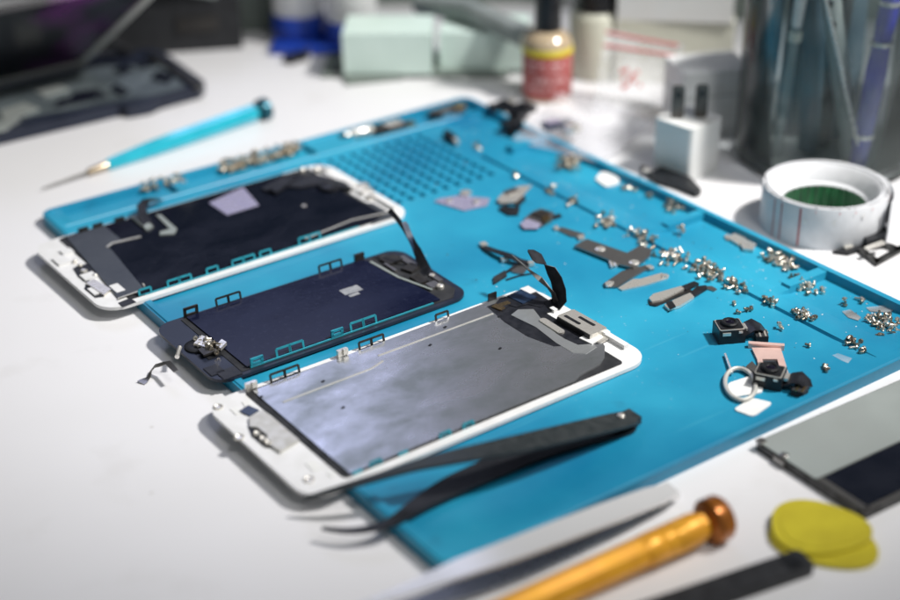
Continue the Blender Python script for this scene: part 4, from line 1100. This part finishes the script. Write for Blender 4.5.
for i in range(34):
    a = base_a + random.uniform(-1.7, 1.7); rr = 28.4
    p = Vector((rr * math.cos(a), rr * math.sin(a), Hh - .15)); b.box(p, (.5, 1.1, .3), 0, a)
    if i % 2: arc(b, a, a + .02, Hh - 2.4, Hh - 1.2, 29.33, 1)
b.build('edge_print', 'redfaint', t)
b = MB(); pts = []
for i in range(16):
    u = i / 15; a = base_a + 1.12 + u * 1.1; r = 29.4 + 3.4 * (1 - u) ** 1.5
    pts.append((r * math.cos(a), r * math.sin(a), Hh / 2 + .3))
b.ribbon(pts, Hh - 1, .35, (0, 0, 1)); b.build('loose_end', 'paper', t)
# strip of labels with a red rule behind the roll
c2 = at(886, 225, 0); b = MB(); b.mi = 0
b.prism([(-10, -16), (45, -16), (45, 22), (-10, 22)], .05, .25); b.mi = 1; b.prism([(-10, 2), (45, 1.2), (45, 1.9), (-10, 2.7)], .26, .32)
o = b.build('label_strip', ['paper', 'redprint']); o.location = c2 * MM; tag(o, 'loose white label strip with a thin red rule, right of the label roll', 'label strip')
# dark bracket under the roll
c2 = at(868, 254, 0)
t = thing('phone_bracket', 'dark metal phone bracket with an open square frame, beside the label roll', 'bracket', c2)
def lq(L, z=0): return [tuple((at(px, py, z) - c2).xy) for px, py in L]
b = MB()
for A in ([(858, 253), (862, 250), (880, 264), (876, 267)], [(876, 267), (874, 263), (900, 248), (903, 252)], [(862, 251), (866, 248), (888, 246), (886, 249)], [(884, 249), (889, 246), (903, 252), (899, 254)]): b.prism(lq(A), .3, 1.8, .3)
b.build('square_frame', 'lcdside', t)
b = MB(); b.prism(lq([(862, 247), (880, 235), (886, 240), (884, 247), (866, 251)]), .3, 5.2, .8); b.prism(lq([(832, 254), (845, 250), (862, 247), (864, 251), (848, 256)]), .3, 1.6, .3); b.build('block', 'black', t)
b = MB(); b.prism(lq([(864, 249), (882, 242), (885, 245), (868, 251)], 5), 5.3, 6.1, .2); b.prism(lq([(843, 251), (852, 249), (853, 251), (845, 253)]), 1.6, 2.4, .2); b.build('clip', 'nickel', t)

# ------------------------------------------------------------------ charger
c = at(688.5, 183, 0); s = 25.0
t = thing('wall_charger', 'white cube wall charger standing with its two prongs up', 'charger', c, PI / 4 - .06)
b = MB(); b.prism(rrect(0, 0, s, s, 3.2, 6), 0, 28.5, 1.3, seg=3); b.build('body', 'white_soft', t)
for i, (x, y) in enumerate(((s * .28, s * .62), (s * .66, s * .33))):
    b = MB(); b.prism(rrect(-3.2, 0, 3.2, 17.5, 1.8, 5), -.75, .75, .2, Matrix.Translation((x, y, 28.4)) @ Matrix.Rotation(-.78, 4, 'Z') @ Matrix.Rotation(PI / 2, 4, 'X')); pr = b.build('prong', 'prong', t)
    b = MB(); b.lathe([(1.5, -.95), (1.5, .95), (0, .95)], 14, Matrix.Translation((x, y, 28.4)) @ Matrix.Rotation(-.78, 4, 'Z') @ Matrix.Rotation(PI / 2, 4, 'X') @ Matrix.Translation((0, 13, 0))); b.build('hole', 'black', pr)
# black clip part beyond the rim
c = at(668, 182, 0); t = thing('phone_clip', 'black flat phone clip at the foot of the wall charger', 'phone part', c)
b = MB(); b.prism([tuple((at(px, py, 0) - c).xy) for px, py in ((640, 171), (646, 172), (652, 177), (662, 172), (670, 171), (674, 176), (690, 183), (701, 195), (696, 198), (676, 190), (655, 184))], .2, 3.4, .8); b.build('body', 'black', t)
b = MB(); p = at(647, 177, 0) - c; b.box((p.x, p.y, 3.8), (4, 3, 1), .3); b.build('contact', 'nickel', t)

# ------------------------------------------------------------------ jar with tools
JC = Vector((196, 716, 0)); JR = 46.0
t = thing('tool_jar', 'tall clear plastic jar full of tools, behind the label roll', 'jar', JC)
b = MB(); b.lathe([(0, .5), (JR - 4, .5), (JR - 1, 2), (JR, 6), (JR, 98), (JR - .8, 98), (JR - .8, 6.5), (JR - 3, 3), (0, 2.2)], 72); b.build('wall', 'jar', t)
b = MB(); b.lathe([(0, 2.4), (JR - 3.5, 2.6), (JR - 2, 6), (JR - 2, 7), (0, 7)], 48); b.build('bottom', 'greyplastic', t)
def rod(name, label, cat, m, A, B, ra, n=14, group=None):
    A, B = JC + Vector(A), JC + Vector(B)
    t = thing(name, label, cat, A)
    b = MB(); d = B - A; k = len(ra); b.tube([d * i / (k - 1) for i in range(k)], ra, n); b.build('shaft', m, t); return t, d
vw = Vector((-JC.x, -JC.y, 0)).normalized(); sx_ = Vector((-vw.y, vw.x, 0))    # towards viewer, to its right
def J(r, f, z): return tuple(sx_ * r + vw * f + Vector((0, 0, z)))
t, d = rod('ballpoint_pen', 'translucent blue pen standing in the jar', 'pen', 'bluepen', J(17, 26, 8), J(25, 22, 118), [4.4, 5.0, 5.2, 5.2, 4.4, 5.0, 4.2, 4.2], 18)
b = MB()
for u in (.14, .57, .75): p = d * u; b.lathe([(5.3, -1), (5.5, 0), (5.3, 1)], 18, Matrix.Translation(p))
b.build('ring', 'steel', t)
t, d = rod('cotton_swab', 'grey white swab stick with a bulb end in the jar', 'swab', 'greyplastic', J(-23, 22, 8), J(-17, 24, 118), [2.2, 2.4, 2.4, 2.4])
b = MB(); b.tube([d * .62, d * .7, d * .8, d * .9, d], [2.4, 2.8, 3.2, 5.2, 4.2], 14); b.build('bulb', 'white_soft', t)
b = MB(); b.tube([d * .55, d * .59], [3.4, 3.4], 12); b.build('collar', 'cream', t)
t, d = rod('metal_strip', 'flat grey strip with holes leaning in the jar', 'tool', 'greyplastic', J(14, 20, 8), J(-9, 24, 110), [4.5, 4.8, 5, 4.8])
b = MB()
for u in (.70, .80): b.lathe([(0, 5.2), (1.5, 5.2), (1.5, 5.0)], 12, Matrix.Translation(d * u) @ Matrix.Rotation(math.atan2(vw.y, vw.x), 4, 'Z') @ Matrix.Rotation(PI / 2, 4, 'Y'))
b.build('hole', 'black', t)
rod('metal_rod', 'thin bright metal rod leaning across the jar', 'tool', 'steel', J(16, 30, 20), J(-12, 30, 108), [.9, .9, .9, .8])
rod('brush_handle', 'teal grey brush handle at the left of the jar', 'brush', 'bluegrey', J(-33, 10, 8), J(-29, 12, 108), [4, 4.5, 4, 4])
rod('brush_handle', 'black brush handle at the middle of the jar', 'brush', 'black_soft', J(-2, 6, 8), J(4, 8, 108), [4, 4, 4, 3.6])
rod('brush_handle', 'dark teal handle between the swab and the strip in the jar', 'brush', 'bluegrey', J(-8, 14, 8), J(-13, 12, 108), [5, 5.5, 5.5, 5])
rod('brush_handle', 'dark grey green handle at the right of the jar', 'brush', 'bggrey', J(33, 8, 8), J(33, 10, 108), [5, 5, 5, 4.5])
rod('pliers_handle', 'broad dark teal handle at the back of the jar', 'pliers', 'bluegrey', J(2, -14, 8), J(0, -15, 112), [13, 13.5, 13, 12])
rod('pliers_handle', 'second black handle at the back left of the jar', 'pliers', 'black_soft', J(-20, -12, 8), J(-18, -14, 108), [7, 7, 7, 6])

# ------------------------------------------------------------------ small red bottle and neighbours
def bottle(name, label, cat, c, parts, n=40):
    t = thing(name, label, cat, c)
    for pn, m, prof, mis in parts:
        b = MB(); b.lathe(prof, n, None, mis); b.build(pn, m, t)
    return t
c = at(548.5, 104, 0) + Vector((0, 14, 0))
t = bottle('flux_bottle', 'small glass bottle with red label, yellow band and tall black cap', 'bottle', c, [
    ('glass', 'pinkbody', [(0, 0), (13.4, 0), (14, .8), (14, 33), (12.5, 36), (8, 39.5), (6.5, 40.5), (0, 40.5)], None),
    ('label', 'redlabel', [(14.1, 2), (14.25, 2.2), (14.25, 27), (14.1, 27.2)], None),
    ('band', 'yellowring', [(14.2, 27.2), (14.5, 27.5), (14.5, 30.6), (14.2, 30.9)], None),
    ('cap', 'black', [(0, 38.5), (7.2, 38.5), (7.6, 39.2), (6.9, 78), (6.3, 79.5), (0, 79.5)], None)])
b = MB(); random.seed(3)
for k, (z, hgt) in enumerate(((22, 2.0), (18.6, 1.2), (8, 1.4), (12.5, 2.4))):
    for j in range(11):
        a = -PI / 2 + (-.9 + .165 * j) ; 
        if random.random() < .8: arc(b, a, a + random.uniform(.07, .14), z, z + hgt, 14.32, 2)
b.build('label_print', 'redfaint', t, recalc=False)
c = at(594, 88, 0) + Vector((4, 26, 0))
bottle('plastic_jar', 'cream plastic jar with a black lid behind the red labelled bottle', 'jar', c, [
    ('body', 'cream', [(0, 0), (16, 0), (17, 1), (17, 36), (15, 40), (13, 41), (0, 41)], None), ('lid', 'black', [(0, 41), (14.5, 41), (15, 42), (15, 60), (14, 61), (0, 61)], None)])

# clear zip bag leaning on the boxes
def sheet(name, m, cor, nx, ny, amp, parent, c, seed=1, thick=0):
    random.seed(seed); b = MB()
    ph = [random.uniform(0, 6) for _ in range(6)]
    P0, P1, P2, P3 = [Vector(p) - c for p in cor]
    nrm = (P1 - P0).cross(P3 - P0).normalized()
    def fn(u, v):
        p = (P0 * (1 - u) + P1 * u) * (1 - v) + (P3 * (1 - u) + P2 * u) * v
        w = amp * (math.sin(u * 5 + ph[0] + v * 2) + .6 * math.sin(v * 6 + ph[1] - u * 3) + .35 * math.sin((u + v) * 9 + ph[2]))
        return p + nrm * w * (.4 + .6 * math.sin(PI * u)) 
    b.grid([i / nx for i in range(nx + 1)], [j / ny for j in range(ny + 1)], fn)
    o = b.build(name, m, parent, smooth=180); return o, fn
c = at(640, 112, 0)
t = thing('zip_bag', 'clear zip bag with red zip lines and red print, leaning on white boxes', 'bag', c)
cor = [at(592, 113, 3), at(676, 108, 3), at(684, 44, 36), at(606, 29, 40)]
_, fn = sheet('film', 'bagfilm', cor, 24, 18, .5, t, c, 2)
nn = (cor[1] - cor[0]).cross(cor[3] - cor[0]).normalized()
if nn.y > 0: nn = -nn
b = MB()
for v_ in (.96, .80):
    pts = [fn(u / 14, v_) + nn * .5 for u in range(0, 14)]
    b.ribbon(pts, 1.6, .3, tuple((cor[3] - cor[0])))
b.build('zip_line', 'redprint', t)
b = MB(); random.seed(8)
for i in range(13):
    u0, v0 = .26 + random.uniform(0, .30), .42 + random.uniform(-.12, .10)
    a = random.uniform(0, PI); l_ = random.uniform(.03, .07)
    pts = [fn(u0 + l_ * (k / 4 - .5) * math.cos(a), v0 + 1.4 * l_ * (k / 4 - .5) * math.sin(a) + .01 * math.sin(k)) + nn * .6 for k in range(5)]
    b.ribbon(pts, random.uniform(1.2, 2.2), .2, tuple(nn.cross(pts[-1] - pts[0])))
b.build('red_print', 'redprint', t)
# flat bag over the corner of the mat
c = at(575, 125, 0)
t = thing('plastic_bag', 'crumpled clear plastic bag with small parts, lying over the back corner of the mat', 'bag', c)
sheet('film', 'bagflat', [at(512, 138, 6), at(600, 165, 4), at(655, 120, 8), at(560, 92, 12)], 26, 22, .9, t, c, 5)
c = at(558, 128, 5)
t = thing('phone_speaker', 'violet and silver phone part seen through the crumpled clear bag', 'phone part', c)
b = MB(); b.box((0, 0, 1.5), (17, 9, 3), .8, .4); b.build('body', 'flexblue', t)
b = MB(); b.lathe([(0, 0), (4.6, 0), (5, 1), (4.6, 3.6), (3, 4.4), (0, 4.4)], 20, Matrix.Translation((7.5, -7.5, 0))); b.build('coil', 'steel', t)
b = MB(); b.box((-3, 2, 3.2), (8, 5, .7), .2, .4); b.build('film_pad', 'lavender', t)
# black cable clump
c = at(517, 116, 4); t = thing('cable_clump', 'tangle of black phone flex on the back corner of the mat', 'phone part', c)
b = MB(); random.seed(21)
pts = [at(494, 108, 6), at(503, 104, 9), at(512, 110, 8), at(520, 107, 10), at(528, 113, 8), at(520, 120, 7), at(511, 118, 6), at(508, 128, 5.6), at(516, 131, 5.4)]
b.ribbon([p - c for p in pts], 6.5, 1.6, (.3, .6, .6)); b.build('flex', 'flex', t)
b = MB()
for px, py, sx, sy, r in ((500, 110, 12, 8, .3), (523, 112, 13, 9, .8), (512, 127, 10, 7, .5)): p = at(px, py, 5) - c; b.box((p.x, p.y, 2.6), (sx, sy, 3.6), 1, r)
b.build('connector', 'black', t)
b = MB(); p = at(511, 108, 5) - c; b.box((p.x, p.y, 5), (4, 4, 2), .6, .3); b.build('contact', 'nickel', t)

# white boxes behind the charger
def cbox(name, label, cat, c, rz, sx, sy, sz, m, bev=.8, seam=True, group=None, seam_m='greyplastic'):
    t = thing(name, label, cat, c, rz, group)
    b = MB(); b.box((0, 0, sz / 2), (sx, sy, sz), bev); b.build('body', m, t)
    if seam:
        b = MB(); b.box((0, 0, sz * .62), (sx + .3, sy + .3, .5), 0); b.build('lid_seam', seam_m, t)
    return t
cbox('cardboard_box', 'small white box standing directly behind the wall charger', 'box', at(709, 138, 0) + Vector((0, 17, 0)), .20, 38, 30, 37, 'white', 1.2, True, 'white boxes')
cbox('cardboard_box', 'white box stacked highest, above the zip bag', 'box', at(668, 98, 0) + Vector((8, 42, 38)), -.16, 66, 40, 40, 'white_soft', 1.5, True, 'white boxes', 'cream')
cbox('cardboard_box', 'cream box under the highest white box, hidden mostly by the zip bag', 'box', at(668, 98, 0) + Vector((8, 44, 0)), -.12, 68, 42, 38, 'cream', 1.5, False, 'white boxes')
# mint boxes
c = at(391, 79, 0) + Vector((0, 17, 3.4))
cbox('cardboard_box', 'pale mint box on the left of the mint pair', 'box', c + Vector((-1, 0, 0)), -.05, 52.5, 36, 25, 'mint', 1.8, False, 'mint boxes')
c = at(484, 76.5, 0) + Vector((0, 19, 3.4))
cbox('cardboard_box', 'pale mint box on the right of the mint pair, nearer the red bottle', 'box', c + Vector((1.5, 3, 0)), -.10, 52.5, 38, 22.5, 'mint', 1.8, False, 'mint boxes')
c = at(440, 79, 0) + Vector((-14, 20, 0))
b = MB(); b.box((0, 0, 1.7), (112, 36, 3.2), .8, -.06); b.box((-26, -19, 1.2), (34, 12, 2.2), .6, .25); o = b.build('foam_pad', 'bggrey'); o.location = c * MM; tag(o, 'flat grey pad under the pair of mint boxes', 'pad')
# white bottles with blue bases
for i, (px, py, lab) in enumerate(((298, 47, 'white bottle with a blue base, left of the two by the mint boxes'), (352, 54, 'white bottle with a blue base, right of the two by the mint boxes'))):
    bottle('spray_bottle', lab, 'bottle', at(px, py, 0) + Vector((0, 16, 0)), [
        ('base', 'blueplastic', [(0, 0), (16, 0), (17, 1), (17, 13), (16.2, 14), (0, 14)], None), ('body', 'white_soft', [(0, 14), (15.5, 14), (16, 15), (16, 80), (12, 92), (0, 92)], None)])
b = MB(); c = at(325, 52, 0) + Vector((0, 14, 0)); b.box((0, 0, 2.2), (66, 40, 4.2), 1, -.06); o = b.build('bottle_tray', 'blueplastic'); 
for ob in list(C.objects):
    if ob.name.startswith('spray_bottle'): ob.location.z += 4.4 * MM
o.location = c * MM; tag(o, 'low blue tray under the two white bottles', 'tray')
def darkbit(label, px, py, rz, s=1.0):
    t = thing('charging_connector', label, 'phone part', at(px, py, 0), rz, 'dark bits beside the mint boxes')
    b = MB(); b.box((0, 0, 2.2), (13 * s, 7 * s, 4), 1.2); b.build('body', 'black', t)
    b = MB(); b.tube([(5 * s, 0, 3), (11 * s, 3, 4), (15 * s, 9 * s, 2)], [1.6, 1.4, 1.2], 8); b.build('cable', 'black_soft', t)
darkbit('small black connector lying nearest the screwdriver cap', 296, 61, .7, 1.1)
darkbit('small black connector lying at the left foot of the mint boxes', 340, 76, -.2, .9)
# pale rod behind the mint boxes
c = at(500, 30, 0); t = thing('plastic_tube', 'pale grey plastic tube lying behind the mint boxes', 'tube', c)
b = MB(); b.tube([at(420, 3, 30) - c, at(470, 10, 34) - c, at(530, 38, 30) - c], [7, 7, 7], 16); b.build('tube_body', 'greyplastic', t)
b = MB(); b.tube([at(530, 38, 30) - c, at(534, 40, 29.7) - c], [7.6, 7.6], 16); b.build('end_cap', 'cream', t)
b = MB(); b.box((at(455, 10, 0) - c) + Vector((0, 30, 14)), (150, 30, 28), 3); b.build('support', 'bggrey', t)

# ------------------------------------------------------------------ upper left devices
HF = [(-30, 146), (0, 138), (60, 124), (120, 110), (128, 112), (150, 108), (160, 103), (200, 92), (205, 86), (165, 57), (150, 53), (95, 60), (0, 80), (-40, 88)]
c = cen(HF, 4)
t = thing('phone_housing', 'dark stripped phone housing with grey inner plate, upper left of the bench', 'phone housing', (c.x, c.y, 0))
def lh(L, z=0): return [tuple((at(px, py, z) - c).xy) for px, py in L]
b = MB(); b.prism(lh(HF, 4), .1, 7.2, 1.2); b.build('shell', 'navyframe', t)
b = MB(); M['innerplate'] = pm('housing_plate', (.15, .18, .19), .4, .3, (.08, .10, .11), 60, .1); b.prism(lh([(-30, 128), (0, 122), (60, 112), (120, 101), (150, 97), (185, 88), (160, 66), (100, 68), (0, 88), (-30, 94)], 7), 7.3, 8.0, .3); b.build('inner_plate', 'innerplate', t)
b = MB()
for L in ([(52, 108), (60, 100), (68, 99), (64, 107)], [(64, 106), (74, 93), (98, 89), (107, 97), (80, 103)], [(110, 90), (116, 84), (130, 91), (122, 97)], [(112, 70), (126, 65), (134, 70), (122, 75)], [(150, 80), (158, 70), (175, 76), (168, 84)], [(135, 64), (150, 62), (157, 66), (140, 69)]):
    b.prism(lh(L, 8), 8.0, 8.5, .15)
build_parts(b, 'battery_bay', 'blackglass', t)
b = MB(); b.prism(lh([(0, 112), (25, 104), (40, 110), (5, 124)], 8), 8.1, 9.0, .3); b.prism(lh([(-20, 128), (0, 122), (20, 121), (5, 131), (-20, 135)], 8), 8.1, 9.2, .3); b.prism(lh([(35, 92), (60, 86), (70, 90), (45, 97)], 8), 8.05, 8.7, .2); b.build('shield', 'lcdsilver', t)
b = MB(); b.ribbon([at(150, 56, 8) - Vector((c.x, c.y, 0)), at(172, 68, 8.5) - Vector((c.x, c.y, 0)), at(200, 87, 8) - Vector((c.x, c.y, 0))], 5, 2.4, (1, .5, 0)); b.build('end_bar', 'lcdside', t)
# propped tablet
A = at(-90, 102, 12); B = at(80, 62, 12); D = at(148, -4, 62); 
ex = (B - A).normalized(); up_ = (D - B); up_ = (up_ - ex * up_.dot(ex) * .0); hgt = up_.length; up_.normalize()
nz = ex.cross(up_).normalized()
t = thing('tablet', 'propped up tablet with a pale grey rim and black screen with painted violet reflections, top left corner', 'tablet', B)
R3 = Matrix((ex, up_, nz)).transposed().to_4x4()
wid_ = (B - A).length
b = MB()
def sk(u, v, w): return ex * u + up_ * v + nz * w
def slab(b, u0, v0, u1, v1, w0, w1):
    vs = [b.bm.verts.new(sk(u, v, w)) for w in (w0, w1) for u, v in ((u0, v0), (u1, v0), (u1, v1), (u0, v1))]
    for q in ((3, 2, 1, 0), (4, 5, 6, 7), (0, 1, 5, 4), (1, 2, 6, 5), (2, 3, 7, 6), (3, 0, 4, 7)): b.bm.faces.new([vs[i] for i in q])
slab(b, -wid_, -3, 3, 3.2, -4, 1.6); slab(b, -3.2, 3.2, 3, hgt * 1.25, -4, 1.6); b.build('rim', 'rimgrey', t)
b = MB(); slab(b, -wid_, 3.2, -3.2, hgt * 1.25, -3, .6); b.build('screen', 'violetglare', t)
b = MB(); b.tube([sk(-20, hgt * .6, -4), sk(-20, hgt * .6, -4) + Vector((10, 60, 0)) + Vector((0, 0, -(B.z + hgt * .6 * up_.z - 4)))], [3, 3], 8); b.build('stand_leg', 'black_soft', t)
# black bag and camera-like device behind
c = at(165, 56, 0) + Vector((-4, 40, 0))
t = thing('equipment_case', 'soft black equipment case behind the propped tablet', 'case', c, .15)
b = MB(); b.box((-5, 0, 28), (104, 70, 56), 14); b.build('body', 'black_soft', t)
b = MB(); b.ribbon([(-40, -36, 40), (-15, -40, 46), (12, -39, 44), (34, -36, 38)], 9, 2, (0, 0, 1)); b.build('handle', 'greyplastic', t)
b = MB(); b.box((20, -35.5, 18), (26, 2, 10), .8); b.build('badge_plate', 'darkclip', t)
c = at(250, 40, 0) + Vector((-8, 42, 0))
cbox('storage_box', 'dark grey green storage box behind the black case and bottles', 'box', c, .05, 70, 50, 60, 'bggrey', 4, True, None, 'black_soft')
c = at(110, 30, 0) + Vector((-110, 120, 0))
cbox('storage_box', 'large black storage box at the far upper left', 'box', c, .1, 230, 80, 120, 'black_soft', 6, True, None, 'black')
# far right
c = at(760, 60, 0) + Vector((30, 110, 0))
cbox('storage_box', 'large grey green storage bin behind the tool jar', 'box', c, -.1, 210, 70, 150, 'bggrey', 6, True, None, 'greyplastic')
c = at(905, 150, 0) + Vector((36, 40, 0))
cbox('storage_box', 'black storage box at the right edge behind the tool jar', 'box', c, -.2, 60, 60, 120, 'black_soft', 4, True, None, 'black')
c = at(420, 12, 0) + Vector((30, 110, 0))
cbox('storage_box', 'long grey storage bin at the far back behind the mint boxes', 'box', c, 0, 260, 60, 60, 'greyplastic', 5, True, None, 'bggrey')

# ------------------------------------------------------------------ light
w = bpy.data.worlds.new('World'); scene.world = w; w.use_nodes = True
nt = w.node_tree; bg = nt.nodes['Background']
# soft room light: bright ceiling and bright side behind the photographer, dim far side
tc = nt.nodes.new('ShaderNodeTexCoord'); sp = nt.nodes.new('ShaderNodeSeparateXYZ'); nt.links.new(tc.outputs['Generated'], sp.inputs[0])
def math_(op, a, b):
    n = nt.nodes.new('ShaderNodeMath'); n.operation = op
    for k, v in enumerate((a, b)):
        if isinstance(v, (int, float)): n.inputs[k].default_value = v
        else: nt.links.new(v, n.inputs[k])
    return n.outputs[0]
v_ = math_('ADD', math_('MULTIPLY', sp.outputs[2], .55), math_('MULTIPLY', sp.outputs[1], -.62))
v_ = math_('ADD', v_, math_('MULTIPLY', sp.outputs[0], .12))
v_ = math_('ADD', v_, .36)
cr = nt.nodes.new('ShaderNodeValToRGB'); nt.links.new(v_, cr.inputs['Fac'])
cr.color_ramp.interpolation = 'EASE'
cr.color_ramp.elements[0].position = .05; cr.color_ramp.elements[1].position = .95
cr.color_ramp.elements[0].color = (.035, .042, .046, 1); cr.color_ramp.elements[1].color = (.90, .97, 1.0, 1)
nt.links.new(cr.outputs['Color'], bg.inputs['Color']); bg.inputs['Strength'].default_value = .17
def area(name, loc, target, power, sx, sy, col):
    l = bpy.data.lights.new(name, 'AREA'); l.shape = 'RECTANGLE'; l.size = sx * MM; l.size_y = sy * MM; l.energy = power; l.color = col
    o = bpy.data.objects.new(name, l); C.objects.link(o)
    loc, target = Vector(loc), Vector(target)
    o.location = loc * MM; o.rotation_euler = (target - loc).to_track_quat('-Z', 'Y').to_euler(); return o
kl = bpy.data.lights.new('key_lamp', 'SPOT'); kl.energy = 90; kl.color = (1.0, .975, .945); kl.shadow_soft_size = .06
kl.spot_size = math.radians(38); kl.spot_blend = 1.0
ko = bpy.data.objects.new('key_lamp', kl); C.objects.link(ko)
kt = Vector((-15, 665, 0)); kp = kt + Vector((.60, -.12, .79)).normalized() * 1180
ko.location = kp * MM; ko.rotation_euler = (kt - kp).to_track_quat('-Z', 'Y').to_euler()
area('window_light', (-330, 1650, 900), (-40, 560, 0), 1.9, 560, 440, (.64, .69, 1.0))
area('fill_lamp', (420, -20, 1100), (90, 760, 0), 4.0, 300, 300, (1.0, .985, .97))  # unseen fill, added to brighten the shaded box fronts at the back

# ------------------------------------------------------------------ camera
cam = bpy.data.cameras.new('Camera'); co = bpy.data.objects.new('Camera', cam); C.objects.link(co)
cam.sensor_width = 36; cam.lens = F / 900 * 36; cam.clip_start = .02; cam.clip_end = 20
mw = Matrix((RV, UV, -fw)).transposed().to_4x4(); mw.translation = Vector((0, 0, CH)) * MM
co.matrix_world = mw
cam.dof.use_dof = True; cam.dof.focus_distance = .603; cam.dof.aperture_fstop = 3.9; cam.dof.aperture_blades = 7
scene.camera = co
scene.view_settings.view_transform = 'Standard'; scene.view_settings.look = 'None'; scene.view_settings.exposure = 0
scene.render.engine = 'CYCLES'
scene.cycles.max_bounces = 10; scene.cycles.transparent_max_bounces = 16
scene.cycles.use_denoising = True
scene.cycles.sample_clamp_indirect = 4
